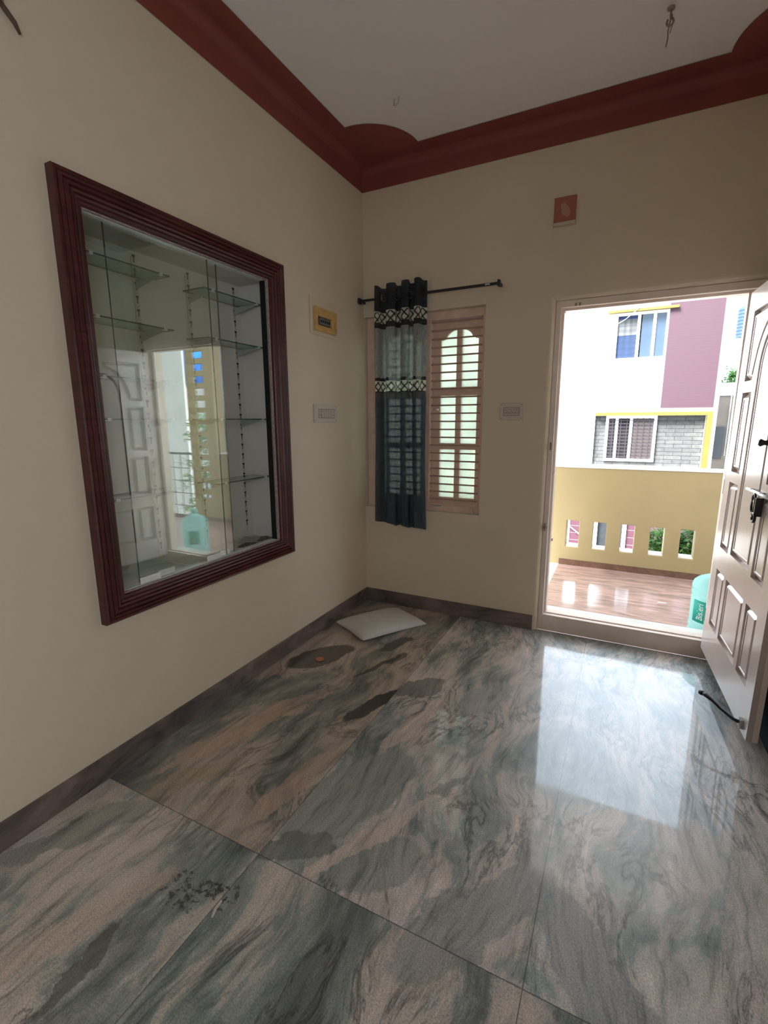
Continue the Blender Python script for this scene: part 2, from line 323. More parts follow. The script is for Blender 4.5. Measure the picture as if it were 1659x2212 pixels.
def leaf_mat(name, a, c):
    m, nt, b = nodes(name); n = noise(nt, geo(nt), 7, 3); r = ramp(nt, n.outputs[0], [(.35, a), (.65, c)]); L(nt, r.outputs[0], b.inputs['Base Color']); b.inputs['Roughness'].default_value = .6
    tl = N(nt, 'ShaderNodeBsdfTranslucent'); L(nt, r.outputs[0], tl.inputs[0]); mx = N(nt, 'ShaderNodeMixShader'); mx.inputs[0].default_value = .4
    L(nt, b.outputs[0], mx.inputs[1]); L(nt, tl.outputs[0], mx.inputs[2]); L(nt, mx.outputs[0], nt.nodes['Material Output'].inputs[0]); return m
FOLI = leaf_mat('green_leaves', (.05, .15, .03), (.16, .33, .09))
FLOW = leaf_mat('yellow_flowers', (.75, .6, .03), (.85, .75, .08))
BARK = paint('brown_bark', (.14, .10, .07), .9, .2, 10, .3)
def blue_curtain():
    m, nt, b = nodes('blue_house_curtain'); sep = N(nt, 'ShaderNodeSeparateXYZ'); L(nt, geo(nt), sep.inputs[0])
    r = ramp(nt, math_(nt, 'DIVIDE', math_(nt, 'SUBTRACT', sep.outputs[2], 2.9), 1.4), [(0, (.003, .017, .055)), (.55, (.085, .085, .08)), (.62, (.07, .07, .075)), (.66, (.085, .085, .08)), (.70, (.07, .07, .075)), (.74, (.085, .085, .08)), (.85, (.005, .013, .065))], 'CONSTANT')
    n = noise(nt, mapping(nt, geo(nt), (14, 1, .4)), 1, 3); r2 = ramp(nt, n.outputs[0], [(.35, (.75, .75, .75)), (.65, (1.3, 1.3, 1.3))])
    L(nt, mixc(nt, 1, r.outputs[0], r2.outputs[0], 'MULTIPLY'), b.inputs['Base Color']); b.inputs['Roughness'].default_value = .7; return m
BCURT = blue_curtain()
def paper_mat():
    m, nt, b = nodes('dark_printed_card'); n = noise(nt, geo(nt), 34, 4, .6); r = ramp(nt, n.outputs[0], [(.42, (.05, .035, .02)), (.5, (.16, .12, .07)), (.6, (.34, .30, .22))])
    L(nt, r.outputs[0], b.inputs['Base Color']); b.inputs['Roughness'].default_value = .5; return m
CARD = paper_mat()

# ------------------------------------------------------------------ mesh helpers
class MB:
    def __init__(s): s.v = []; s.f = []; s.mi = []; s.uv = {}
    def face(s, pts, mi=0):
        b = len(s.v); s.v += [tuple(p) for p in pts]; s.f.append(tuple(range(b, b+len(pts)))); s.mi.append(mi)
    def box(s, x0, x1, y0, y1, z0, z1, mi=0):
        if x0 > x1: x0, x1 = x1, x0
        if y0 > y1: y0, y1 = y1, y0
        if z0 > z1: z0, z1 = z1, z0
        b = len(s.v); s.v += [(x, y, z) for x in (x0, x1) for y in (y0, y1) for z in (z0, z1)]
        for q in ((0, 1, 3, 2), (4, 6, 7, 5), (0, 4, 5, 1), (2, 3, 7, 6), (0, 2, 6, 4), (1, 5, 7, 3)):
            s.f.append(tuple(b+i for i in q)); s.mi.append(mi)
        return s
    def tube(s, pts, r, n=10, mi=0, caps=True):
        pts = [Vector(p) for p in pts]; rings = []
        up = Vector((0, 0, 1))
        for i, p in enumerate(pts):
            d = (pts[min(i+1, len(pts)-1)] - pts[max(i-1, 0)]).normalized()
            a = d.cross(up)
            if a.length < 1e-3: a = d.cross(Vector((1, 0, 0)))
            a.normalize(); c = d.cross(a).normalized()
            rr = r[i] if isinstance(r, (list, tuple)) else r
            b = len(s.v); s.v += [tuple(p + rr*(math.cos(2*PI*k/n)*a + math.sin(2*PI*k/n)*c)) for k in range(n)]; rings.append(b)
        for i in range(len(rings)-1):
            for k in range(n):
                s.f.append((rings[i]+k, rings[i]+(k+1) % n, rings[i+1]+(k+1) % n, rings[i+1]+k)); s.mi.append(mi)
        if caps:
            s.f.append(tuple(rings[0]+k for k in range(n))); s.mi.append(mi)
            s.f.append(tuple(rings[-1]+k for k in range(n))); s.mi.append(mi)
        return s
    def lathe(s, prof, c=(0, 0, 0), n=40, mi=0):
        rings = []
        for r, z in prof:
            b = len(s.v); s.v += [(c[0]+r*math.cos(2*PI*k/n), c[1]+r*math.sin(2*PI*k/n), c[2]+z) for k in range(n)]; rings.append(b)
        for i in range(len(rings)-1):
            for k in range(n):
                s.f.append((rings[i]+k, rings[i]+(k+1) % n, rings[i+1]+(k+1) % n, rings[i+1]+k)); s.mi.append(mi)
        s.f.append(tuple(rings[0]+k for k in range(n))); s.mi.append(mi)
        s.f.append(tuple(rings[-1]+k for k in range(n))); s.mi.append(mi)
        return s
    def sweep(s, path, prof, closed=True, mi=0):
        """path: list of (point, inward/outward map fn) -> rings of profile points"""
        rings = []
        for fn in path:
            b = len(s.v); s.v += [tuple(fn(*q)) for q in prof]; rings.append(b)
        m = len(prof); R = len(rings)
        for i in range(R if closed else R-1):
            a, c = rings[i], rings[(i+1) % R]
            for k in range(m-1):
                s.f.append((a+k, a+k+1, c+k+1, c+k)); s.mi.append(mi)
        return s
    def build(s, name, mats, parent=None, bevel=0, smooth=False, loc=None, weld=True, solid=0, subs=0):
        me = bpy.data.meshes.new(name); me.from_pydata(s.v, [], s.f); me.polygons.foreach_set('material_index', s.mi)
        if not isinstance(mats, (list, tuple)): mats = [mats]
        for m in mats: me.materials.append(m)
        bm = bmesh.new(); bm.from_mesh(me)
        if weld: bmesh.ops.remove_doubles(bm, verts=bm.verts, dist=1e-5)
        bmesh.ops.recalc_face_normals(bm, faces=bm.faces); bm.to_mesh(me); bm.free()
        o = bpy.data.objects.new(name, me); C.objects.link(o)
        if loc is not None:
            me.transform(Matrix.Translation(-Vector(loc))); o.location = loc
        if smooth:
            for p in me.polygons: p.use_smooth = True
        if solid:
            md = o.modifiers.new('thickness', 'SOLIDIFY'); md.thickness = solid; md.offset = 0
        if subs:
            md = o.modifiers.new('smooth', 'SUBSURF'); md.levels = subs; md.render_levels = subs
        if bevel:
            md = o.modifiers.new('bevel', 'BEVEL'); md.width = bevel; md.segments = 2; md.limit_method = 'ANGLE'; md.angle_limit = math.radians(40)
        if parent is not None: adopt(o, parent)
        return o
def adopt(o, parent):
    """parent o while keeping its world placement (all parents here are unrotated unless noted)"""
    bpy.context.view_layer.update()
    mw = o.matrix_world.copy(); o.parent = parent; o.matrix_parent_inverse = Matrix.Identity(4)
    o.matrix_basis = parent.matrix_world.inverted() @ mw
def B(x0, x1, y0, y1, z0, z1): return MB().box(x0, x1, y0, y1, z0, z1)
def empty(name, loc=(0, 0, 0)):
    o = bpy.data.objects.new(name, None); C.objects.link(o); o.location = loc; o.empty_display_size = .1
    bpy.context.view_layer.update(); return o
def tag(o, label=None, cat=None, group=None, kind=None):
    for k, v in (('label', label), ('category', cat), ('group', group), ('kind', kind)):
        if v: o[k] = v
    return o
def struct(o, label=None): return tag(o, label, None, None, 'structure')
def grid_solid(us, vs_, hole, d0, d1, to, mb=None, mi=0):
    """slab with rectangular holes; to(u,v,d)->xyz"""
    mb = mb or MB(); nu, nv = len(us)-1, len(vs_)-1
    S = lambda i, j: 0 <= i < nu and 0 <= j < nv and not hole((us[i]+us[i+1])/2, (vs_[j]+vs_[j+1])/2)
    for i in range(nu):
        for j in range(nv):
            if not S(i, j): continue
            a, b, c, d = us[i], us[i+1], vs_[j], vs_[j+1]
            mb.face([to(a, c, d0), to(b, c, d0), to(b, d, d0), to(a, d, d0)], mi); mb.face([to(a, c, d1), to(a, d, d1), to(b, d, d1), to(b, c, d1)], mi)
            if not S(i-1, j): mb.face([to(a, c, d0), to(a, d, d0), to(a, d, d1), to(a, c, d1)], mi)
            if not S(i+1, j): mb.face([to(b, c, d0), to(b, c, d1), to(b, d, d1), to(b, d, d0)], mi)
            if not S(i, j-1): mb.face([to(a, c, d0), to(a, c, d1), to(b, c, d1), to(b, c, d0)], mi)
            if not S(i, j+1): mb.face([to(a, d, d0), to(b, d, d0), to(b, d, d1), to(a, d, d1)], mi)
    return mb
XZ = lambda u, v, d: (u, d, v)
YZ = lambda u, v, d: (d, u, v)
def inrects(rs): return lambda u, v: any(a < u < b and c < v < d for a, b, c, d in rs)
def cuts(lo, hi, rs, k): return sorted(set([lo, hi] + [q for r in rs for q in (r[k], r[k+1])]))

# ------------------------------------------------------------------ room shell
H = 3.07; RW = 2.52; REAR = -6.0
struct(B(-.3, RW+.2, REAR-.2, .02, -.1, 0).build('floor', GRANITE))
struct(B(-.3, RW+.2, REAR-2.6, .2, H, H+.12).build('ceiling', CEIL))  # rear overhang added out of view to block the sun
nh = (-2.02, -.97, .705, 2.15)
struct(grid_solid(cuts(REAR-.2, .2, [nh], 0), cuts(0, H, [nh], 2), inrects([nh]), -.3, 0, YZ).build('wall_left', WALL))
wh = (0.0005, .888, .757, 2.126); dh = (1.3135, 2.335, -.2, 2.10)
bwm = grid_solid(cuts(0, RW+.2, [wh, dh], 0), cuts(-.2, H, [wh, dh], 2), inrects([wh, dh]), .028, .2, XZ)
wo, do = wh, (1.283, 2.36, -.2, 2.131)
grid_solid(cuts(0, RW, [wo, do], 0), cuts(0, H, [wo, do], 2), inrects([wo, do]), 0, .0281, XZ, bwm)
# rounded plaster reveal leading in to the door frame
for k in range(4):
    a, b_ = k/4, (k+1)/4
    f = lambda t: (.0305*math.sin(t*PI/2), .028*(1-math.cos(t*PI/2)) )
    (x0, y0), (x1, y1) = f(a), f(b_)
    bwm.face([(1.283+x0, y0, -.1), (1.283+x1, y1, -.1), (1.283+x1, y1, 2.131-x1), (1.283+x0, y0, 2.131-x0)])
    bwm.face([(1.283+x0, y0, 2.131-x0), (1.283+x1, y1, 2.131-x1), (2.36-x1, y1, 2.131-x1), (2.36-x0, y0, 2.131-x0)])
struct(bwm.build('wall_back', WALL))
rh = (-5.2, -3.7, .9, 2.2)
struct(grid_solid(cuts(REAR-.2, 0, [rh], 0), cuts(0, H, [rh], 2), inrects([rh]), RW, RW+.2, YZ).build('wall_right', WALL))
struct(B(0, RW, REAR-.2, REAR, 0, H).build('wall_rear', WALL))
# side window added behind the camera, unseen, to go with the fill lamp
w2 = empty('added_window', (RW+.1, -4.45, .9)); struct(w2)
fr = MB(); fr.box(RW+.06, RW+.12, -5.2, -5.14, .9, 2.2); fr.box(RW+.06, RW+.12, -3.76, -3.7, .9, 2.2); fr.box(RW+.06, RW+.12, -5.14, -3.76, .9, .96); fr.box(RW+.06, RW+.12, -5.14, -3.76, 2.14, 2.2); fr.box(RW+.06, RW+.12, -4.48, -4.42, .96, 2.14)
fr.build('window_frame', WOODW, w2)

# maroon cornice: painted fascia, small fillet, ceiling border with quarter-round corners
cz, ci = 2.931, .153
cm = MB(); prof = [(0, 0)]
fz = H-cz; rr = .05
pr = [(.004, 0.0)] + [(.004+rr*(1-math.cos(t*PI/12)), (fz-rr-.003)+rr*math.sin(t*PI/12)) for t in range(7)] + [(ci, fz-.003)]
def crn(cx, cy, sx, sy): return lambda d, h: (cx+sx*d, cy+sy*d, cz+h)
cm.sweep([crn(0, REAR, 1, 1), crn(0, 0, 1, -1), crn(RW, 0, -1, -1), crn(RW, REAR, -1, 1)], pr)
for (cx, cy, sx, sy) in ((0, 0, 1, -1), (RW, 0, -1, -1), (RW, REAR, -1, 1), (0, REAR, 1, 1)):
    px, py = cx+sx*ci, cy+sy*ci
    arc = [(px+sx*.323*math.cos(t*PI/32), py+sy*.323*math.sin(t*PI/32), H-.003) for t in range(17)]
    cm.face([(px, py, H-.003)] + arc)
struct(cm.build('trim_1', MAROON, solid=0, weld=True))
struct(B(0, .012, REAR, -.012, 0, .101).build('baseboard_left', SKIRT, bevel=.002))
struct(B(0, 1.282, -.012, 0, 0, .101).build('baseboard_back', SKIRT, bevel=.002))
struct(B(RW-.012, RW, REAR, -.012, 0, .101).build('baseboard_right', SKIRT, bevel=.002))

# ------------------------------------------------------------------ wall showcase
sc = empty('display_cabinet', (0, -1.5, .7))
tag(sc, 'recessed glass showcase with a dark maroon ribbed frame in the cream left wall', 'cabinet')
nb = MB(); D = -.255
nb.box(D-.004, D, nh[0]+.001, nh[1]-.001, nh[2]+.001, nh[3]-.001)
nb.box(D, -.001, nh[0]+.001, nh[0]+.008, nh[2]+.001, nh[3]-.001); nb.box(D, -.001, nh[1]-.008, nh[1]-.001, nh[2]+.001, nh[3]-.001)
nb.box(D, -.001, nh[0]+.008, nh[1]-.008, nh[2]+.001, nh[2]+.009); nb.box(D, -.001, nh[0]+.008, nh[1]-.008, nh[3]-.009, nh[3]-.001)
nb.build('niche_lining', NICHE, sc)
# ribbed frame, profile (inset from outer edge, projection)
pf = [(0, 0), (0, .032), (.003, .037), (.012, .036), (.017, .031), (.020, .036), (.030, .038), (.034, .031), (.038, .036), (.050, .037), (.054, .029), (.058, .034), (.066, .032), (.070, .025), (.074, .029), (.082, .026), (.086, .018), (.096, .016), (.100, .004), (.100, -.03)]
fy0, fy1, fz0, fz1 = -2.118, -.943, .634, 2.224
def fc(y, z, sy, sz): return lambda w_, h: (h, y+sy*w_*1.0, z+sz*w_*.92)
MB().sweep([fc(fy0, fz0, 1, 1), fc(fy1, fz0, -1, 1), fc(fy1, fz1, -1, -1), fc(fy0, fz1, 1, -1)], pf).build('frame', MWOOD, sc)
iy0, iy1, iz0, iz1 = fy0+.1, fy1-.1, fz0+.092, fz1-.092
# pale filler bead between the frame and the glass
bead = MB(); bp = [(-.002, .005), (.002, .006), (.0045, .002), (.0045, -.02)]
bead.sweep([fc2 for fc2 in (lambda w_, h: (h, iy0+w_, iz0+w_), lambda w_, h: (h, iy1-w_, iz0+w_), lambda w_, h: (h, iy1-w_, iz1-w_), lambda w_, h: (h, iy0+w_, iz1-w_))], bp)
bead.build('filler_bead', paint('greyish_filler', (.34, .28, .26), .7, .3, 60, .3), sc)
B(-.040, -.012, iy1-.014, iy1-.004, iz0+.006, iz1-.006).build('rubber_channel', RUBBER, sc)
B(-.045, -.010, iy0+.005, iy1-.016, iz0-.004, iz0+.007).build('track', ALU, sc); B(-.045, -.010, iy0+.005, iy1-.016, iz1-.006, iz1+.004).build('track', ALU, sc)
for nm, x, a, b_, hy in (('front', -.018, -2.019, -1.436, -1.52), ('rear', -.034, -1.917, -1.368, -1.42)):
    p = MB().box(x-.0025, x+.0025, a, b_, iz0+.008, iz1-.008, 0)
    p.build('sliding_pane', PANE, sc)
    pane = sc.children[-1] if False else [o for o in sc.children if o.name.startswith('sliding_pane')][-1]
    e = MB().box(x-.0026, x+.0026, b_-.0012, b_+.0004, iz0+.008, iz1-.008); e.box(x-.0026, x+.0026, a-.0004, a+.0012, iz0+.008, iz1-.008)
    e.build('polished_edge', GEDGE, pane)
for (x, a, b_, pi) in ((-.018, -1.93, -1.83, 0), (-.018, -1.57, -1.475, 0), (-.034, -1.83, -1.745, 1), (-.034, -1.47, -1.405, 1)):
    pane = [o for o in sc.children if o.name.startswith('sliding_pane')][pi]
    B(x+.003, x+.010, a, b_, iz0+.008, iz0+.036).build('finger_grip', ACRYL, pane, bevel=.003)
# slotted standards
for y in (-1.955, -1.637, -1.345, -1.035):
    s = MB(); s.box(D, D+.010, y-.010, y+.010, .80 if y < -1.9 else .745, 2.115, 0)
    z = .79
    while z < 2.10:
        s.box(D+.009, D+.0106, y-.0075, y+.0075, z+.023, z+.033, 1); s.box(D+.009, D+.0106, y-.0026, y+.0026, z, z+.027, 1); s.box(D+.009, D+.0106, y-.001, y+.001, z-.014, z-.010, 1)
        z += .0565
    s.build('slotted_standard', [WHITE, SLOT], sc)
def shelf(y0, y1, z, bys):
    g = MB(); x0, x1 = -.225, -.082; t = .0055
    g.face([(x0, y0, z), (x1, y0, z), (x1, y1, z), (x0, y1, z)], 0); g.face([(x0, y0, z+t), (x1, y0, z+t), (x1, y1, z+t), (x0, y1, z+t)], 0)
    g.face([(x1, y0, z), (x1, y1, z), (x1, y1, z+t), (x1, y0, z+t)], 1); g.face([(x0, y0, z), (x0, y1, z), (x0, y1, z+t), (x0, y0, z+t)], 1)
    g.face([(x0, y0, z), (x1, y0, z), (x1, y0, z+t), (x0, y0, z+t)], 1); g.face([(x0, y1, z), (x1, y1, z), (x1, y1, z+t), (x0, y1, z+t)], 1)
    so = g.build('glass_shelf', [SHELFG, GEDGE], sc)
    for by in bys:
        k = MB(); pts = [(D+.008, z-.001), (-.090, z-.001), (-.090, z-.006), (D+.008, z-.040)]
        for yy in (by-.002, by+.002): k.face([(px, yy, pz) for px, pz in pts])
        for i in range(4):
            (ax, az), (cx, cz_) = pts[i], pts[(i+1) % 4]; k.face([(ax, by-.002, az), (cx, by-.002, cz_), (cx, by+.002, cz_), (ax, by+.002, az)])
        k.build('shelf_bracket', GREYM, so)
        MB().box(-.094, -.078, by-.008, by+.008, z-.005, z+.009).build('clip', ALU, so, bevel=.002)
for z in (2.020, 1.797, 1.575, 1.410, 1.086):
    shelf(-1.955, -1.592, z, (-1.94, -1.637))
    if z != 1.575: shelf(-1.400, -.992, z, (-1.345, -1.035))

# printed cards lying on the floor of the niche
for i, (a, b_, c, d, z, rot) in enumerate(((-.10, -1.16, .10, .16, 0, .25), (-.13, -1.05, .09, .13, .003, -.3), (-.17, -1.10, .10, .14, .007, .5))):
    o = B(-c/2, c/2, -d/2, d/2, 0, .0025).build('printed_card', [CARD, CARD, GREYP][i])
    o.location = (a, b_, .7145+z); o.rotation_euler = (0, 0, rot)
    tag(o, ['dark printed card lying flat at the front of the showcase floor', 'dark printed card on the showcase floor nearest the corner', 'grey card lying at the back of the showcase floor on the others'][i], 'card', 'cards on the showcase floor')

# ------------------------------------------------------------------ electrical fittings on the walls
mc = empty('fuse_box', (0, -.54, 2.03)); tag(mc, 'yellowed fuse box with a dark breaker window set in a cream plate on left wall', 'fuse box')
B(.0004, .007, -.670, -.397, 1.922, 2.140).build('back_plate', paint('cream_plate', (.64, .53, .38), .5, .03, 6, 0), mc, bevel=.002)
cv = grid_solid([-.636, -.616, -.463, -.404], [1.944, 1.978, 2.028, 2.080], lambda u, v: -.616 < u < -.463 and 1.978 < v < 2.028, .008, .028, YZ)
cover = cv.build('cover', YELP, mc, bevel=.003)
B(.0075, .012, -.616, -.463, 1.978, 2.028).build('breaker_recess', DARK, mc)
for i in range(5):
    y = -.590+i*.022
    bk = B(.012, .024, y, y+.018, 1.984, 2.022).build('breaker', paint('grey_breaker', (.20, .19, .18), .4), mc) if i == 0 else None
    if bk: brk0 = bk
    else:
        c = brk0.copy(); C.objects.link(c); c.location = brk0.location + Vector((0, i*.022, 0))
    (MB().box(.024, .030, y+.006, y+.012, 1.996, 2.010)).build('toggle', DARK, mc)
B(.028, .033, -.44, -.43, 1.985, 2.02).build('latch', YELP, mc, bevel=.001)
def switchboard(to, u0, u1, v0, v1, m0, m1, n, label, loc, holes=()):
    e = empty('switchboard', loc); tag(e, label, 'switchboard')
    def bx(a, b_, c, d, e0, e1):
        m = MB(); p = to(a, c, e0); q = to(b_, d, e1); m.box(p[0], q[0], p[1], q[1], p[2], q[2]); return m
    bx(u0, u1, v0, v1, .0004, .008).build('plate', WHITE, e, bevel=.003)
    vm0, vm1 = v0+.030, v1-.030; wd = (m1-m0)/n
    for i in range(n):
        if i in holes:
            so = bx(m0+i*wd+.001, m0+(i+1)*wd-.001, vm0, vm1, .008, .0095).build('socket', CREAMP, e)
            for (du, dv) in ((.5, .75), (.3, .35), (.7, .35)):
                cu, cv_ = m0+(i+du)*wd, vm0+dv*(vm1-vm0); bx(cu-.0022, cu+.0022, cv_-.0022, cv_+.0022, .0095, .0100).build('socket_hole', SLOT, so)
        else:
            so = bx(m0+i*wd+.0015, m0+(i+1)*wd-.0015, vm0, vm1, .008, .0125).build('switch', CREAMP, e, bevel=.001)
    gap = MB()
    p = to(m0-.003, vm0-.003, .0078); q = to(m1+.003, vm1+.003, .0084); gap.box(p[0], q[0], p[1], q[1], p[2], q[2]); gap.build('module_seam', paint('grey_seam', (.22, .20, .18), .7), e)
    for (a, b_) in ((u0+.012, v0+.012), (u1-.012, v0+.012), (u0+.012, v1-.012), (u1-.012, v1-.012)):
        bx(a-.002, a+.002, b_-.002, b_+.002, .008, .0088).build('screw', SLOT, e)
switchboard(lambda u, v, d: (d, u, v), -.662, -.393, 1.392, 1.504, -.612, -.430, 7, 'white switchboard on the left wall below the fuse box', (0, -.53, 1.45), (0, 6))
switchboard(lambda u, v, d: (u, -d, v), 1.005, 1.155, 1.402, 1.510, 1.033, 1.128, 4, 'white switchboard on the back wall between window and door', (1.08, 0, 1.455), (0, 1, 2, 3))
tp = empty('wall_plate', (1.333, 0, 2.58)); tag(tp, 'small terracotta red box plate with pale smudge high on wall above door', 'wall plate')
B(1.274, 1.393, -.014, -.0005, 2.522, 2.655).build('face', TERRA, tp, loc=(1.333, -.007, 2.585), bevel=.002)
B(1.272, 1.396, -.024, -.0005, 2.503, 2.521).build('ledge', CREAMP, tp, bevel=.003)
# ceiling hooks and peg
def hook(pts, r, mat, name, label, cat, plate=None):
    e = empty(name, pts[0]); tag(e, label, cat)
    MB().tube(pts, r, 8).build('rod', mat, e, smooth=True)
    if plate: MB().tube([plate, (plate[0], plate[1], plate[2]-.006)], .014, 16).build('plate', mat, e)
    return e
GH = paint('grey_painted_steel', (.30, .26, .22), .5, .1, 20, 0)
hook([(.545, -.575, H-.001), (.540, -.572, H-.028), (.520, -.565, H-.034), (.510, -.563, H-.028), (.512, -.566, H-.001)], .0028, paint('painted_over_steel', (.48, .43, .36), .5), 'ceiling_hook', 'small painted over U hook in the ceiling near the scalloped corner', 'hook')
hk = [(1.775, -.56, H-.001), (1.775, -.56, H-.035)] + [(1.775+.012*math.sin(t), -.555+.010*math.cos(t)-.01, H-.055+.020*math.cos(t)) for t in [i*.6 for i in range(10)]]
hook(hk, .0045, GH, 'fan_hook', 'brown grey fan hook with wire ends hanging from the ceiling above door', 'hook', (1.775, -.56, H-.001))
fh = [o for o in C.objects if o.name.startswith('fan_hook')][0]
MB().tube([(1.778, -.558, H-.03), (1.77, -.54, H-.07), (1.772, -.55, H-.10), (1.768, -.535, H-.125)], .003, 6).build('wire', GH, fh, smooth=True)
MB().tube([(1.78, -.565, H-.03), (1.786, -.57, H-.06), (1.778, -.555, H-.09)], .0025, 6).build('wire', GH, fh, smooth=True)
pg = empty('wall_peg', (0, -2.17, 2.57)); tag(pg, 'dark brown wall hook high on the left wall above the showcase', 'hook')
MB().tube([(.001, -2.19, 2.62), (.012, -2.185, 2.60), (.018, -2.165, 2.575), (.010, -2.148, 2.557)], [.006, .008, .007, .004], 8).build('arm', paint('brown_wood', (.10, .07, .045), .6), pg, smooth=True)
B(.0004, .006, -2.20, -2.18, 2.605, 2.635).build('plate', GH, pg)

# ------------------------------------------------------------------ window with wooden shutters
w1 = empty('window_1', (.44, .06, .757)); struct(w1)
Y0 = .045
def bars_box(mb, rs):
    for r in rs: mb.box(*r)
    return mb
fm = MB(); fx0, fx1, z0, z1 = .0015, .887, .7575, 2.125
fm.box(fx0, fx0+.062, Y0, Y0+.075, z0, z1); fm.box(fx1-.024, fx1, Y0, Y0+.075, z0, z1); fm.box(.452, .500, Y0, Y0+.075, z0+.03, z1-.055)
fm.box(fx0+.062, fx1-.024, Y0, Y0+.075, z1-.055, z1); fm.box(fx0+.062, fx1-.024, Y0, Y0+.075, z0, z0+.042)
fm.build('window_frame', WOODW, w1, bevel=.003)
B(.001, .887, .001, Y0, .745, .7575).build('window_sill', paint('white_sill', (.62, .59, .54), .4), w1)
barmb = MB()
zb = .842
while zb < 2.07:
    barmb.box(fx0+.062, .452, Y0+.014, Y0+.022, zb-.0052, zb+.0052); barmb.box(.500, fx1-.024, Y0+.014, Y0+.022, zb-.0052, zb+.0052); zb += .0553
barmb.build('grille_bars', paint('brown_painted_grille', (.42, .27, .22), .45), w1)
def sash(x0, x1, y):
    t = .028; s = MB(); sw = .058; zt, zb0 = 2.068, .802
    a, b_ = x0+sw, x1-.034; mid = (a+b_)/2
    rows = [(.855, 1.200), (1.242, 1.570), (1.627, 2.02)]
    holes = []
    for c, d in rows: holes += [(a, mid-.018, c, d), (mid+.018, b_, c, d)]
    grid_solid(cuts(x0, x1, holes, 0), cuts(zb0, zt, holes, 2), inrects(holes), y, y+t, XZ, s)
    so = s.build('shutter', WOODW, w1)
    # arched head piece filling the corners of the top panes
    hd = MB(); n = 14
    def arch(u):   # lower edge of the carved head: ogee
        k = abs((u-mid)/((b_-a)/2)); return 1.952+.055*(1-(k/.70)**2)**.6 if k < .70 else 1.952-.012*math.sin((k-.70)/.30*PI/2)
    for lo, hi in ((a, mid-.018), (mid+.018, b_)):
        for i in range(n):
            u0, u1 = lo+(hi-lo)*i/n, lo+(hi-lo)*(i+1)/n
            for yy in (y-.001, y+t-.006): hd.face([(u0, yy, arch(u0)), (u1, yy, arch(u1)), (u1, yy, 2.025), (u0, yy, 2.025)])
            hd.face([(u0, y-.001, arch(u0)), (u1, y-.001, arch(u1)), (u1, y+t-.006, arch(u1)), (u0, y+t-.006, arch(u0))])
    hd.build('carved_head', WOODW, so)
    for (p, q, c, d) in holes: B(p-.004, q+.004, y+.012, y+.016, c-.004, d+.004).build('pane', FROST, so)
    return so
sash(.067, .449, Y0+.038); s2 = sash(.503, .860, Y0+.038)
MB().tube([(.53, .035, .80), (.56, .03, .796), (.60, .035, .80)], .004, 8).build('stay', GREYM, w1)
MB().tube([(.835, .03, .79), (.845, .022, .77), (.838, .02, .745)], .003, 8).build('stay', GREYM, w1)
MB().lathe([(.001, 0), (.014, .001), (.014, .012), (.001, .013)], (.545, Y0+.02, 1.47), 12).build('knob', ALU, w1)

# curtain rod + curtain
rod = empty('curtain_rod', (.5, -.07, 2.222)); tag(rod, 'black square curtain rod spanning above the window', 'curtain rod')
B(.010, .985, -.079, -.063, 2.214, 2.230).build('rod', DARK, rod, bevel=.003)
for x in (.012, .985):
    br = MB(); br.box(x-.008, x+.008, -.090, -.052, 2.203, 2.241); br.build('end_bracket', DARK, rod, bevel=.004)
    B(x-.006, x+.006, -.052, -.0005, 2.215, 2.229).build('wall_bracket', DARK, rod)
B(.90, .93, -.0795, -.0625, 2.219, 2.226).build('scuff_label', ALU, rod)
MB().tube([(1.005, -.0005, 2.215), (1.005, -.006, 2.215)], .026, 20).build('wall_rosette', WALL, rod)
def curtain():
    m = MB(); nu, nz = 150, 60; zt, zb_ = 2.288, .665
    def pt(u, v):   # u across 0..1, v 0 bottom 1 top
        z = zb_+(zt-zb_)*v
        q_ = 3.5*u+.10+.10*math.sin(2*PI*u*1.3+.5)+.05*math.sin(3*v); wv = math.sin(2*PI*q_); wv = math.copysign(abs(wv)**.75, wv); wv2 = math.sin(2*PI*(7.3*u)+.8)
        amp = (.034+.010*(1-v))
        x0 = .150-.008*(1-v)+.006*math.sin(v*5); x1 = .500+.012*(1-v)+.004*math.sin(v*7+1)
        x = x0+(x1-x0)*(u-.045*math.sin(4*PI*q_)*u*(1-u)*4)
        if v < .5 and u > .75: x -= .010*math.sin((.5-v)*2*PI)*(u-.75)*4
        y = -.074-amp*wv-.004*wv2*(1-v)-.004*math.sin(9*v+u*20)*(1-v)
        z += .010*math.sin(2*PI*(3.5*u+.1)+.6)*(1-v)**6 - .028*u*(1-v)**3 + (.012*max(0, wv)+.016*u)*v**10
        return (x, y, z)
    V = [[pt(i/nu, j/nz) for i in range(nu+1)] for j in range(nz+1)]
    # arclength u
    U = [0]
    for i in range(nu): U.append(U[-1]+math.dist(V[nz//2][i], V[nz//2][i+1]))
    me = bpy.data.meshes.new('curtain'); vs_ = [p for row in V for p in row]
    fs = [(j*(nu+1)+i, j*(nu+1)+i+1, (j+1)*(nu+1)+i+1, (j+1)*(nu+1)+i) for j in range(nz) for i in range(nu)]
    me.from_pydata(vs_, [], fs); uvl = me.uv_layers.new(name='UVMap')
    for p in me.polygons:
        p.use_smooth = True
        for li in p.loop_indices:
            vi = me.loops[li].vertex_index; i = vi % (nu+1); j = vi//(nu+1)
            uvl.data[li].uv = (U[i], zb_+(zt-zb_)*j/nz+.002)
    me.materials.append(CURT); o = bpy.data.objects.new('curtain', me); C.objects.link(o)
    md = o.modifiers.new('thickness', 'SOLIDIFY'); md.thickness = .0012; md.offset = 0
    return o
cu = curtain(); tag(cu, 'dark blue and grey eyelet curtain with diamond lattice bands hanging before the window', 'curtain')
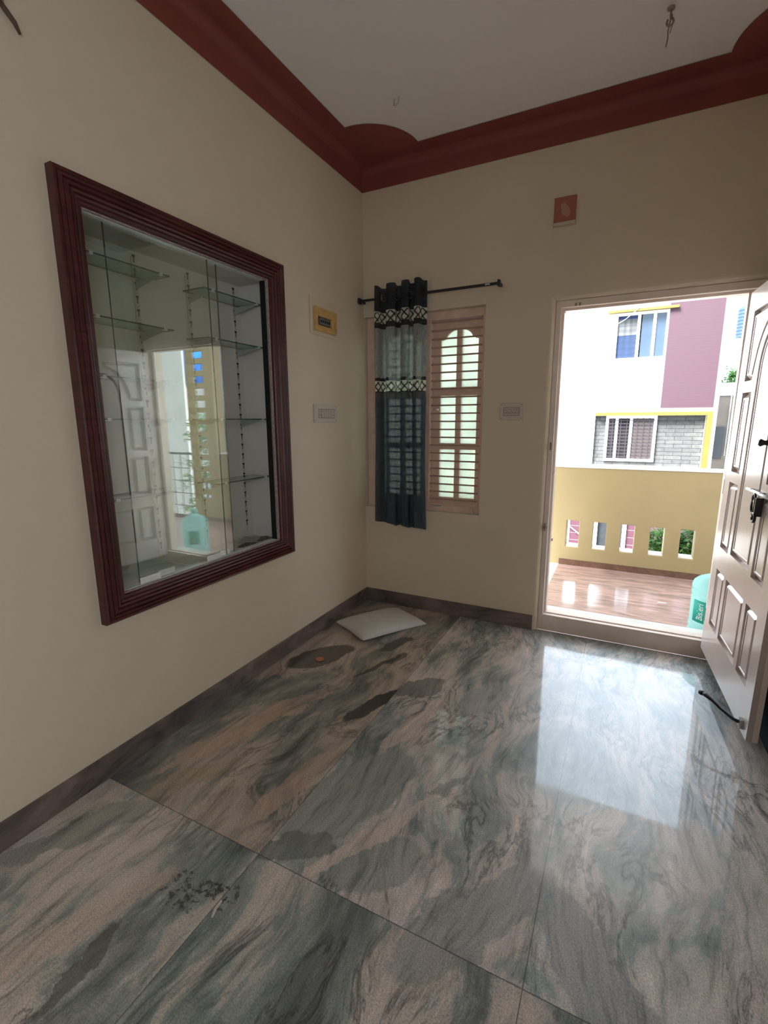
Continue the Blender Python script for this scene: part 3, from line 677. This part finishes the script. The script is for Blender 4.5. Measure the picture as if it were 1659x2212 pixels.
for i in range(6):
    u = (i+.9)/7.0
    x = .15+.35*u
    e = MB(); pts = [(x+.004*math.cos(t*PI/8), -.071+.021*math.cos(t*PI/8), 2.222+.021*math.sin(t*PI/8)) for t in range(17)]
    e.tube(pts, .0025, 6, caps=False); e.build('eyelet', STEEL, cu, smooth=True)

# ------------------------------------------------------------------ door frame and leaf
d1 = empty('door_1', (1.8, .07, 0)); struct(d1)
FX0, FX1 = 1.3135, 2.335; ZT = 2.10
df = MB(); S0, S1 = 1.344, 2.300; C0, C1 = 1.359, 2.264
ya, yb, yc = .021, .057, .120
for (x0, x1, y0, y1) in ((FX0, S0, ya, yb), (FX0, C0, yb, yc), (S1, FX1, ya, yb), (C1, FX1, yb, yc)): df.box(x0, x1, y0, y1, 0, ZT)
df.box(S0, S1, ya, yb, 2.062, ZT); df.box(C0, C1, yb, yc, 2.048, ZT)
fo = df.build('frame', WOODP, d1, bevel=.0025)
th = MB(); th.box(S0, S1, ya, yb, .0, .112); th.box(C0, C1, yb, yc, .0, .119); th.build('threshold', WOODP, d1, bevel=.003)
B(1.29, 2.36, .121, .235, -.04, .100).build('outer_step', BEDGE, d1, bevel=.003)
B(1.325, 1.337, .012, .0215, 1.215, 1.262).build('strike_plate', GH, d1, bevel=.001)
B(1.318, 1.336, .008, .0215, .705, .722).build('latch_catch', GH, d1, bevel=.001)
B(1.322, 1.330, .006, .0215, .69, .74).build('latch_catch', GH, d1, bevel=.001)
for x in (1.424, 1.446): B(x-.005, x+.005, .014, .0215, 2.063, 2.080).build('bolt_socket', GH, d1)
MB().tube([(C0+.004, .085, .62), (C0+.012, .085, .62)], .012, 12).build('hinge_pin', STEEL, d1)

# leaf in local axes: +x along the width from the hinge, z up, thickness +y (room-away side), visible face at y=0
lf = empty('door_leaf', (0, 0, 0)); W_, LZ0, LZ1, T = .908, 0.0, 1.945, .042
def curve_plate(outer, holes, depth):
    cu_ = bpy.data.curves.new('plate', 'CURVE'); cu_.dimensions = '2D'; cu_.fill_mode = 'BOTH'; cu_.extrude = depth/2
    for poly in [outer]+holes:
        sp = cu_.splines.new('POLY'); sp.points.add(len(poly)-1)
        for i, (a, b_) in enumerate(poly): sp.points[i].co = (a, b_, 0, 1)
        sp.use_cyclic_u = True
    ob = bpy.data.objects.new('plate_tmp', cu_); C.objects.link(ob); bpy.context.view_layer.update()
    dg = bpy.context.evaluated_depsgraph_get(); me = bpy.data.meshes.new_from_object(ob.evaluated_get(dg)); bpy.data.objects.remove(ob, do_unlink=True)
    return me
def rect(a, b_, c, d): return [(a, c), (b_, c), (b_, d), (a, d)]
def offset(poly, d):
    n = len(poly); ar = sum(poly[i][0]*poly[(i+1) % n][1]-poly[(i+1) % n][0]*poly[i][1] for i in range(n)); sg = 1 if ar > 0 else -1
    out = []
    for i in range(n):
        p0, p1, p2 = Vector(poly[i-1]), Vector(poly[i]), Vector(poly[(i+1) % n])
        e1, e2 = (p1-p0).normalized(), (p2-p1).normalized(); n1, n2 = Vector((-e1.y, e1.x))*sg, Vector((-e2.y, e2.x))*sg
        b_ = n1+n2; b_ = b_/max(.35, b_.dot(n1)) if b_.length > 1e-6 else n1
        q = p1+b_*d; out.append((q.x, q.y))
    return out
mid = .454
A0 = 1.545
arch_in = [(.303, .645)] + [(.605, .645)] + [(mid+.151*math.cos(t*PI/16), A0+.151*math.sin(t*PI/16)) for t in range(17)]
arch_in = [(.303, .645), (.605, .645)] + [(mid+.151*math.cos(t*PI/16), A0+.185*math.sin(t*PI/16)) for t in range(17)]
def spandrel(sgn):
    pts = [(.100, 1.500), (.225, 1.500)]
    for t in range(1, 9):
        a_ = PI-t*PI/2/9.2-.12; pts.append((mid+.205*math.cos(a_)*1.04, A0-.02+.245*math.sin(a_)))
    pts += [(.435, 1.838), (.100, 1.838)]
    return pts if sgn < 0 else [(2*mid-x, z) for x, z in pts][::-1]
polys = [rect(.100, .258, .190, .512), rect(.302, .606, .190, .512), rect(.650, .808, .190, .512),
         rect(.100, .258, .635, .990), rect(.650, .808, .635, .990), rect(.100, .250, 1.045, 1.445), rect(.658, .808, 1.045, 1.445),
         arch_in, spandrel(-1), spandrel(1)]
dz = .09
me = curve_plate(rect(0, W_, LZ0, LZ1), polys, .022)
# plate local (x,y)->(x, z); centre depth
me.transform(Matrix(((1, 0, 0, 0), (0, 0, 1, .011), (0, 1, 0, 0), (0, 0, 0, 1))))
slab = bpy.data.objects.new('stiles_and_rails', me); C.objects.link(slab); me.materials.append(LEAF)
adopt(slab, lf)
B(0, W_, .022, T, LZ0, LZ1).build('core', LEAF, lf)
for poly in polys:
    m = MB(); rings = [(offset(poly, 0.0005), .0216), (offset(poly, .009), .0216), (offset(poly, .013), .017), (offset(poly, .026), .004), (offset(poly, .028), .001), (offset(poly, .036), .0005), (offset(poly, .038), .003)]
    rr_ = []
    for pl, dp in rings:
        b0 = len(m.v); m.v += [(x, dp, z) for x, z in pl]; rr_.append(b0)
    n = len(poly)
    for a, b_ in zip(rr_, rr_[1:]):
        for k in range(n): m.f.append((a+k, a+(k+1) % n, b_+(k+1) % n, b_+k)); m.mi.append(0)
    m.f.append(tuple(rr_[-1]+k for k in range(n))); m.mi.append(0)
    m.build('raised_panel', LEAF, lf)
# ironmongery
bl = MB(); bl.tube([(.47, -.014, 1.000), (.86, -.014, 1.000)], .0075, 12); blo = bl.build('bolt_rod', ALU, lf, smooth=True)
for x in (.53, .66, .80): B(x-.008, x+.008, -.020, -.0001, .990, 1.010).build('bolt_keeper', ALU, lf, bevel=.003)
hs = MB(); pts = [(.625+.022*math.cos(t*PI/8), -.024, .955+.042*math.sin(t*PI/8)) for t in range(17)]; hs.tube(pts, .005, 8, caps=False); hs.build('bolt_handle', DARK, lf, smooth=True)
hs = MB(); pts = [(.660+.018*math.cos(t*PI/8), -.026, .900+.018*math.sin(t*PI/8)) for t in range(17)]; hs.tube(pts, .006, 8, caps=False); hs.build('hasp_ring', DARK, lf, smooth=True)
B(.655, .668, -.028, -.0001, .905, .985).build('hasp_bar', DARK, lf, bevel=.002)
kb = MB(); kb.tube([(.60, -.0001, 1.215), (.60, -.012, 1.215), (.60, -.026, 1.215), (.60, -.034, 1.215)], [.012, .010, .017, .010], 14); kb.build('knob', DARK, lf, smooth=True)
stp = B(.832, .862, -.012, -.0001, .022, .062).build('stopper_bracket', GREYM, lf, bevel=.002)
STP = paint('black_plastic', (.02, .018, .025), .3, .1, 20, 0)
arm = MB(); arm.tube([(.846, -.014, .045), (.838, -.035, .050), (.80, -.07, .062), (.765, -.095, .075), (.735, -.115, .080), (.715, -.125, .077)], [.008, .006, .005, .006, .010, .009], 10); arm.build('stopper_arm', STP, lf, smooth=True)
MB().tube([(.715, -.125, .077), (.703, -.131, .074)], .011, 12).build('stopper_foot', RUBBER, lf)
hn = MB()
for z in (.2, .95, 1.75): hn.tube([(-.004, .004, z-.04), (-.004, .004, z+.04)], .006, 10)
hn.build('hinge', GH, lf)
# place: local x -> (.054,-.998), local y(+thickness) -> (+x world), leaned a little by sagging hinges
ax = Vector((.059, -.998, 0)).normalized(); az = Vector((.0115, 0, 1)).normalized(); ay = az.cross(ax).normalized(); ay = ay if ay.x > 0 else -ay
mw = Matrix((ax, ay, az)).transposed().to_4x4(); mw.translation = Vector((2.243, -.012, .088))
lf.matrix_world = mw
adopt(lf, d1)

# ------------------------------------------------------------------ things on the floor
def pillow():
    nu, nv = 60, 44; L_, W2, Hh = .545, .385, .050; me_v = []; fs = []
    rnd = random.Random(4)
    for side in (1, -1):
        for j in range(nv+1):
            for i in range(nu+1):
                u, v = 2*i/nu-1, 2*j/nv-1
                e = max(0, (1-abs(u)**3.2))*max(0, (1-abs(v)**3.0)); h = Hh*(e**.55)
                px = u*L_/2*(1-.085*(1-abs(u)**2)*0 - .05*(1-u*u)*0)*(1-.07*(1-v*v)*abs(u)**3); py = v*W2/2*(1-.10*(1-u*u)*abs(v)**3)
                wr = .0028*math.sin(14*u+5*v)*math.sin(9*v-3*u)*e
                z = side*h+ (wr if side > 0 else 0)+.010*u*u*0
                if side < 0: z = max(z, -.020)*.6
                rc = 1-.055*(abs(u)*abs(v))**5; me_v.append((px*rc, py*rc, z))
    n1 = (nu+1)*(nv+1)
    for s in range(2):
        for j in range(nv):
            for i in range(nu):
                a = s*n1+j*(nu+1)+i; fs.append((a, a+1, a+nu+2, a+nu+1))
    m = MB(); m.v = me_v; m.f = fs; m.mi = [0]*len(fs)
    return m.build('pillow', PILLOW, smooth=True)
pl = pillow(); pl.location = (.325, -.385, .0125); pl.rotation_euler = (math.radians(-1), math.radians(2), math.radians(60.5))
tag(pl, 'flat off-white pillow lying on the granite floor in the room corner', 'pillow')
def seam():
    pts = []; L_, W2 = .545, .385
    def P(u, v):
        rc = 1-.055*(abs(u)*abs(v))**5
        return (rc*u*L_/2*(1-.07*(1-v*v)*abs(u)**3), rc*v*W2/2*(1-.10*(1-u*u)*abs(v)**3), .0)
    for i in range(20): pts.append(P(-1+i/10, -1))
    for i in range(20): pts.append(P(1, -1+i/10))
    for i in range(20): pts.append(P(1-i/10, 1))
    for i in range(21): pts.append(P(-1, 1-i/10))
    return MB().tube(pts, .0022, 6, caps=False)
se = seam().build('piping', PILLOW, smooth=True); se.parent = pl
dc = MB().lathe([(.001, 0), (.024, .0), (.027, .002), (.026, .0045), (.020, .0055), (.012, .0065), (.001, .007)], (0, 0, 0), 32).build('copper_disc', COPPER, smooth=True)
dc.location = (.221, -.992, .0002); tag(dc, 'small round copper coloured disc on the dark patch of floor', 'disc')
th_ = MB(); 
th_.face([(.782, -2.335, .0012), (.790, -2.338, .0016), (.792, -2.36, .0022), (.800, -2.385, .0012), (.795, -2.387, .0012), (.784, -2.362, .0020)]); th_ = th_.build('paper_scrap', WHITE, solid=.0008)
tag(th_, 'tiny white sliver of scrap on the granite floor near the dark speckles', 'scrap')
# navy bag between the open door and the right wall
bgp = empty('cloth_bag', (2.44, -.62, 0)); tag(bgp, 'navy cloth bag on the floor behind the open door', 'bag')
bm_ = MB(); secs = [(0, .050, .30), (.06, .056, .32), (.18, .058, .325), (.28, .048, .31), (.34, .030, .29), (.36, .012, .27)]
nn = 28; rg = []
for z, a, b_ in secs:
    b0 = len(bm_.v)
    for k in range(nn):
        t = 2*PI*k/nn; cx, sx = math.cos(t), math.sin(t); q = .45
        bm_.v.append((2.447+a*math.copysign(abs(cx)**q, cx), -.62+b_*math.copysign(abs(sx)**q, sx), z+.001+.006*math.sin(5*t)*(z > .1)))
    rg.append(b0)
for a, b_ in zip(rg, rg[1:]):
    for k in range(nn): bm_.f.append((a+k, a+(k+1) % nn, b_+(k+1) % nn, b_+k)); bm_.mi.append(0)
bm_.f.append(tuple(rg[0]+k for k in range(nn))); bm_.mi.append(0); bm_.f.append(tuple(rg[-1]+k for k in range(nn))); bm_.mi.append(0)
bm_.build('bag_body', NAVY, bgp, smooth=True)
MB().tube([(2.447, -.86, .34), (2.44, -.88, .42), (2.43, -.80, .46), (2.445, -.72, .35)], .008, 8).build('handle', DARK, bgp, smooth=True)
MB().tube([(2.400, -.90, .30), (2.395, -.62, .305), (2.400, -.34, .30)], .004, 8).build('piping', WHITE, bgp, smooth=True)

# ------------------------------------------------------------------ balcony
BF = -.035; PY = 1.80
struct(B(1.243, 5.2, .2, PY, BF-.1, BF).build('floor_balcony', BFLOOR))
struct(B(-1.5, 1.243, .2, PY, BF-.1, BF).build('floor_balcony_edge', BEDGE))
slots = [(x, x+.118, .150, .420) for x in (1.293, 1.537, 1.781, 2.026, 2.268)] + [(2.530, 2.80, .150, .785)]
pp = grid_solid(cuts(-1.5, 3.30, slots, 0), cuts(-.5, .945, slots, 2), inrects(slots), PY, PY+.16, XZ)
struct(pp.build('wall_balcony_parapet', BYEL, bevel=.006))
sl = MB()
for a, b_, c, d in slots: sl.box(a+.001, b_-.001, PY+.012, PY+.159, c-.0, c+.006)
struct(sl.build('trim_3', BWHITE))
struct(B(-1.5, 3.30, PY-.01, PY+.18, .945, .965).build('trim_2', BWHITE, bevel=.004))
struct(B(1.243, 5.2, PY-.012, PY, BF, .022).build('baseboard_balcony', dark_granite('brown_granite_skirting', (.10, .055, .035), (.20, .11, .075))))
# pierced wall bay to the right with concrete louvres, then a low grille
lv = (3.50, 3.82, .28, 2.45); lw = grid_solid(cuts(3.30, 3.84, [lv], 0), cuts(-.5, 2.9, [lv], 2), inrects([lv]), PY, PY+.16, XZ)
z = .28+.07
while z < 2.42: lw.box(3.50, 3.82, PY+.03, PY+.13, z, z+.068); z += .168
struct(lw.build('wall_balcony_louvred', BYEL))
rg_ = empty('railing', (4.4, PY+.05, 0)); tag(rg_, 'black steel grid railing past the pierced balcony wall, seen mirrored in glass', 'railing')
rm = MB(); rm.box(3.84, 5.2, PY+.03, PY+.06, .92, .95)
for i in range(8): rm.tube([(3.97+i*.165, PY+.045, BF), (3.97+i*.165, PY+.045, .92)], .006, 6)
for zz in (.15, .34, .53, .72): rm.tube([(3.84, PY+.045, zz), (5.2, PY+.045, zz)], .005, 6)
rm.build('grid', DARK, rg_)
struct(B(-1.5, 5.2, .2, 2.2, 2.95, 3.1).build('ceiling_balcony', CEIL))
# outer face of the house wall beyond the room
struct(B(RW+.2, 5.2, .0, .2, -.2, 3.1).build('wall_outer', BWHITE))

# water bottle
def bottle(cx, cy, z0):
    e = empty('water_bottle', (cx, cy, z0)); tag(e, 'large aqua water bottle with a green label standing on the balcony floor', 'bottle')
    R_ = .136
    pr_ = [(.10, 0), (.128, .008), (.136, .03), (.136, .055), (.129, .064), (.136, .073), (.136, .098), (.130, .106), (.134, .116), (.134, .285), (.129, .293), (.136, .302), (.136, .322), (.130, .330), (.136, .339), (.136, .362), (.128, .385), (.105, .408), (.070, .425), (.045, .437), (.033, .447), (.030, .462)]
    MB().lathe(pr_, (cx, cy, z0), 56).build('body', BOTTLE, e, smooth=True)
    MB().lathe([(.03, .455), (.034, .457), (.034, .492), (.031, .497), (.001, .497)], (cx, cy, z0), 32).build('cap', paint('aqua_cap', (.22, .62, .58), .4), e, smooth=True)
    # label on the side towards the room
    a0, a1 = math.radians(205), math.radians(252); r = .1353; m = MB(); n = 16; zl, zh = z0+.128, z0+.275
    for i in range(n):
        t0, t1 = a0+(a1-a0)*i/n, a0+(a1-a0)*(i+1)/n
        m.face([(cx+r*math.cos(t0), cy+r*math.sin(t0), zl), (cx+r*math.cos(t1), cy+r*math.sin(t1), zl), (cx+r*math.cos(t1), cy+r*math.sin(t1), zh), (cx+r*math.cos(t0), cy+r*math.sin(t0), zh)])
    lb = m.build('label', LABEL, e, smooth=True, solid=.0006)
    tc = bpy.data.curves.new('lettering', 'FONT'); tc.body = 'Bisleri'; tc.size = .050; tc.align_x = 'CENTER'; tc.align_y = 'CENTER'; tc.extrude = .0003
    to = bpy.data.objects.new('tmp', tc); C.objects.link(to); bpy.context.view_layer.update()
    me = bpy.data.meshes.new_from_object(to.evaluated_get(bpy.context.evaluated_depsgraph_get())); bpy.data.objects.remove(to, do_unlink=True)
    am = (a0+a1)/2; zm = (zl+zh)/2
    for v in me.vertices:
        x, y, zz = v.co; h = x*.92; s = -y*1.15     # reads bottom to top
        t = am + s/r; rr2 = r+.0008+zz
        v.co = (cx+rr2*math.cos(t), cy+rr2*math.sin(t), zm+h)
    me.materials.clear(); me.materials.append(LTXT); o = bpy.data.objects.new('lettering', me); C.objects.link(o); adopt(o, lb)
bottle(2.365, .47, BF)
lt = MB(); lt.face([(2.08, 1.02, BF+.001), (2.14, 1.03, BF+.001), (2.15, 1.045, BF+.001), (2.09, 1.04, BF+.001)]); lt = lt.build('paper_scrap', BWHITE, solid=.001)
tag(lt, 'small white scrap on the red balcony floor left of the bottle', 'scrap')

# ------------------------------------------------------------------ outside
struct(B(-40, 60, 1.0, 90, -3.3, -3.2).build('ground', STREET))
F = 12.0
hb = empty('building', (0, F, -3.2)); tag(hb, 'white neighbouring house across the street with pink cladding and yellow window bands', 'building')
def part(name, mat, boxes, parent=hb, **kw):
    m = MB()
    for b_ in boxes: m.box(*b_)
    return m.build(name, mat, parent, **kw)
st = (.93, 3.60, .12, 1.505); uw = (1.24, 2.545, 2.99, 4.25)
wm = grid_solid(cuts(-14, 3.83, [st, uw], 0), cuts(-1.35, 5.3, [st, uw], 2), inrects([st, uw]), F, F+.25, XZ)
wm.box(-14, 3.83, F+.9, F+5, -3.2, 5.3); wm.box(-14, 3.83, F+.25, F+.9, 5.1, 5.3); wm.box(3.6, 3.83, F+.25, F+.9, -3.2, 5.1)
wm.box(-14, .45, F, F+.25, -3.2, -1.35); wm.box(1.05, 1.22, F-.05, F+.25, -3.2, -1.35); wm.box(1.88, 1.985, F-.05, F+.25, -3.2, -1.35); wm.box(3.68, 3.83, F, F+.25, -3.2, -1.35)
wm.build('wall', FWHITE, hb)
part('pink_cladding', FPINK, [(2.525, 3.72, F-.05, F-.001, 1.705, 4.42)])
part('cornice_band', BEIGE, [(2.0, 3.83, F-.08, F-.052, 4.42, 4.47)])
part('pink_cladding', FPINK2, [(.45, 1.05, F+.02, F+.25, -3.2, -1.35)]); part('pink_cladding', FPINK2, [(1.985, 3.68, F+.02, F+.25, -3.2, -1.35)])
part('slate_panel', paint('dark_slate', (.02, .023, .025), .5, .2, 6, .2), [(1.22, 1.88, F+.06, F+.25, -3.2, -1.35)])
part('stone_cladding', STONE, [(.93, 1.215, F+.10, F+.2, .12, 1.505), (2.49, 3.60, F+.10, F+.2, .12, 1.505), (1.215, 2.49, F+.10, F+.2, .12, .235)])
part('yellow_band', FYEL, [(1.06, 2.72, F-.14, F, 4.235, 4.30)]); part('yellow_band', FYEL, [(.93, 3.73, F-.14, F+.0, 1.505, 1.600), (3.60, 3.73, F-.14, F+.0, -.2, 1.505)])
FW = paint('white_window_frame', (.80, .78, .74), .5, .03, 2, 0)
def hwin(x0, x1, z0, z1, y, mull, name='window'):
    t = .075; bs = [(x0, x0+t, y, y+.07, z0, z1), (x1-t, x1, y, y+.07, z0, z1), (x0+t, x1-t, y, y+.07, z0, z0+t), (x0+t, x1-t, y, y+.07, z1-t, z1)]
    for m_ in mull: bs.append((m_-t/2, m_+t/2, y, y+.07, z0+t, z1-t))
    return part(name, FW, bs)
lwn = hwin(1.215, 2.49, .235, 1.505, F+.02, (1.50, 1.86))
part('pane', DGLASS, [(1.27, 1.84, F+.06, F+.065, .29, 1.45)], lwn)
part('pane', paint('pink_beige_blind', (.065, .05, .046), .5), [(1.88, 2.44, F+.06, F+.065, .29, 1.45)], lwn)
gb = MB(); zz = .36
while zz < 1.45: gb.box(1.27, 2.44, F+.0, F+.012, zz, zz+.014); zz += .092
for xx in (1.39, 1.60, 1.75, 2.0, 2.15, 2.3): gb.box(xx, xx+.012, F+.0, F+.012, .29, 1.45)
gb.build('security_grille', paint('grey_grille', (.045, .038, .045), .5), lwn)
uwn = hwin(1.24, 2.545, 2.99, 4.25, F+.05, (1.83, 2.20))
part('blue_curtain', BCURT, [(1.29, 1.80, F+.12, F+.13, 3.0, 4.2)], uwn)
part('pane', BGLASS, [(1.90, 2.17, F+.09, F+.10, 3.06, 4.19), (2.23, 2.49, F+.09, F+.10, 3.06, 4.19)], uwn)
ub = MB()
for k in range(7): ub.box(1.31, 1.79, F+.03, F+.036, 3.1+k*.16, 3.105+k*.16)
ub.build('security_grille', paint('thin_grey_bars', (.02, .03, .05), .5), uwn)
MB().tube([(1.16, F-.15, 3.86), (1.5, F-.15, 4.05), (1.83, F-.15, 4.33)], .008, 6).build('cable', FW, hb)
MB().tube([(.10, F-.01, -1.50), (.30, F-.05, -1.66), (.66, F-.05, -1.93), (1.08, F-.06, -2.24)], .018, 6).build('cable', FW, hb)

# houses further right
h2 = empty('building', (5, 17, -3.2)); tag(h2, 'small beige house with white side panel beyond the pink clad house', 'building')
m = MB(); m.box(4.35, 7.5, 16, 20, -3.2, 2.15); m.build('wall', BEIGE, h2)
part('parapet_top', BWHITE, [(4.33, 7.5, 15.95, 16.1, 2.15, 2.55)], h2)
part('side_panel', BWHITE, [(4.78, 5.6, 15.6, 15.95, .2, 2.5)], h2); part('window', DGLASS, [(4.37, 4.62, 15.94, 15.99, .1, 1.15)], h2); part('pipe', CONC, [(4.68, 4.72, 15.9, 15.97, .2, 2.3)], h2)
h3 = empty('building', (9, 8, -3.2)); tag(h3, 'white neighbouring house mirrored in the showcase glass beyond the balcony railing', 'building')
m = MB(); m.box(6.3, 13, 6.2, 10, -3.2, 6); m.build('wall', paint('pale_grey_render', (.15, .15, .14), .8), h3)
part('window', DGLASS, [(6.9, 7.5, 6.14, 6.2, .3, 1.4)], h3)
tpn = empty('tarpaulin', (6.0, 4.6, 2.6)); tag(tpn, 'blue tarpaulin sheet mirrored in the showcase glass behind the balcony louvres', 'tarpaulin')
m = MB(); nnx = 16
for i in range(nnx):
    f_ = lambda k: (6.08+k*.04, 4.35+.03*math.sin(k*1.9))
    (xa, ya_), (xb, yb_) = f_(i), f_(i+1); m.face([(xa, ya_, 2.15), (xb, yb_, 2.15), (xb, yb_, 3.4), (xa, ya_, 3.4)])
m.build('sheet', TARP, tpn, smooth=True, solid=.004)
m = MB(); m.tube([(6.05, 4.35, -3.2), (6.05, 4.35, 3.45)], .03, 8); m.tube([(6.75, 4.35, -3.2), (6.75, 4.35, 3.45)], .03, 8); m.tube([(6.05, 4.35, 3.42), (6.75, 4.35, 3.42)], .02, 8); m.build('pole', CONC, tpn)
tk = empty('water_tank', (8.42, 35, 7.9)); tag(tk, 'pale blue ribbed water tank on a stand against the white sky', 'water tank')
prf = []; 
for i in range(9): prf += [(.50, i*.2), (.53, i*.2+.05), (.53, i*.2+.13), (.50, i*.2+.18)]
prf += [(.40, 1.9), (.2, 2.0), (.2, 2.1)]
MB().lathe(prf, (7.95, 35, 6.35), 32).build('tank', TANKB, tk, smooth=True)
m = MB(); 
for dx in (-.45, .45): m.box(7.95+dx-.04, 7.95+dx+.04, 34.9, 35.1, -3.2, 6.35)
m.box(7.4, 8.5, 34.6, 35.4, 6.27, 6.35); m.build('stand', CONC, tk)
pn = MB().tube([(4.86, 17.5, 2.155), (4.92, 17.5, 4.0)], .02, 6); pn = pn.build('roof_pole', CONC); tag(pn, 'thin dark pole rising from the beige house roof', 'pole')

# shrubs
def foliage(name, label, blobs_, n, size, seed, flowers=0, trunk=None):
    r = random.Random(seed); e = empty(name, (blobs_[0][0], blobs_[0][1], trunk if trunk is not None else -3.2)); tag(e, label, 'tree' if 'tree' in name else 'shrub')
    m = MB()
    for i in range(n):
        cx, cy, cz_, R2 = r.choice(blobs_)
        d = Vector((r.gauss(0, 1), r.gauss(0, 1), r.gauss(0, 1))).normalized()*R2*(r.random()**.4); p = Vector((cx, cy, cz_))+d
        # a compound leaf: five leaflets on a rachis
        ax_ = Vector((r.uniform(-1, 1), r.uniform(-1, 1), r.uniform(-.6, .5))).normalized(); sd = ax_.cross(Vector((0, 0, 1))).normalized(); upv = sd.cross(ax_)
        for k, (f_, s_) in enumerate(((.2, 1), (.2, -1), (.55, 1), (.55, -1), (1.0, 0))):
            b0 = p+ax_*size*f_; dr_ = (ax_*(.6 if s_ else 1)+sd*s_).normalized(); wd = dr_.cross(upv)*size*.14; ln_ = size*(.75 if s_ else .9)
            m.face([b0, b0+dr_*ln_*.45+wd, b0+dr_*ln_, b0+dr_*ln_*.45-wd])
    m.build('foliage', FOLI, e, weld=False)
    if flowers:
        for i in range(flowers):
            f_ = MB()
            cx, cy, cz_, R2 = r.choice(blobs_); d = Vector((r.gauss(0, 1), -abs(r.gauss(0, 1)), r.gauss(0, 1))).normalized()*R2*.98; p = Vector((cx, cy, cz_))+d
            f_.lathe([(.004, 0), (.010, .012), (.022, .03), (.004, .026)], tuple(p), 7)
            f_.build('flower', FLOW, e, weld=False)
    s = MB(); base = trunk if trunk is not None else -3.2
    bx_, by_ = sum(b_[0] for b_ in blobs_)/len(blobs_), sum(b_[1] for b_ in blobs_)/len(blobs_)
    for b_ in blobs_: s.tube([(bx_, by_, base), ((bx_+b_[0])/2, (by_+b_[1])/2, (base+b_[2])/2), (b_[0], b_[1], b_[2])], [.05, .035, .012], 8)
    s.build('stem', BARK, e, smooth=True)
foliage('flowering_shrub', 'green shrub with yellow flowers growing just outside the parapet slots', [(2.22, 2.55, .08, .20), (2.30, 2.6, -.25, .28), (2.48, 2.6, .05, .30), (2.7, 2.5, .15, .36), (2.9, 2.6, .45, .36), (3.15, 2.9, .1, .5)], 2300, .085, 3, 34)
foliage('flowering_shrub', 'leafy branch tops showing above the parapet near the door leaf', [(3.05, 3.6, .80, .22), (3.30, 3.7, .75, .26), (3.4, 3.8, .35, .35)], 420, .12, 8, 1)
foliage('roof_shrub', 'small green plants on the roof of the beige house', [(4.95, 17.2, 2.8, .3), (5.4, 17.3, 3.2, .45), (4.62, 17.0, 2.45, .15), (5.9, 17.5, 3.3, .5)], 420, .22, 12, 0, 2.1)
foliage('garden_tree', 'green tree mirrored in the showcase glass behind the balcony louvres', [(5.0, 3.25, 1.2, .42), (5.1, 3.2, .5, .45), (4.9, 3.1, -.2, .45)], 420, .12, 21, 0)
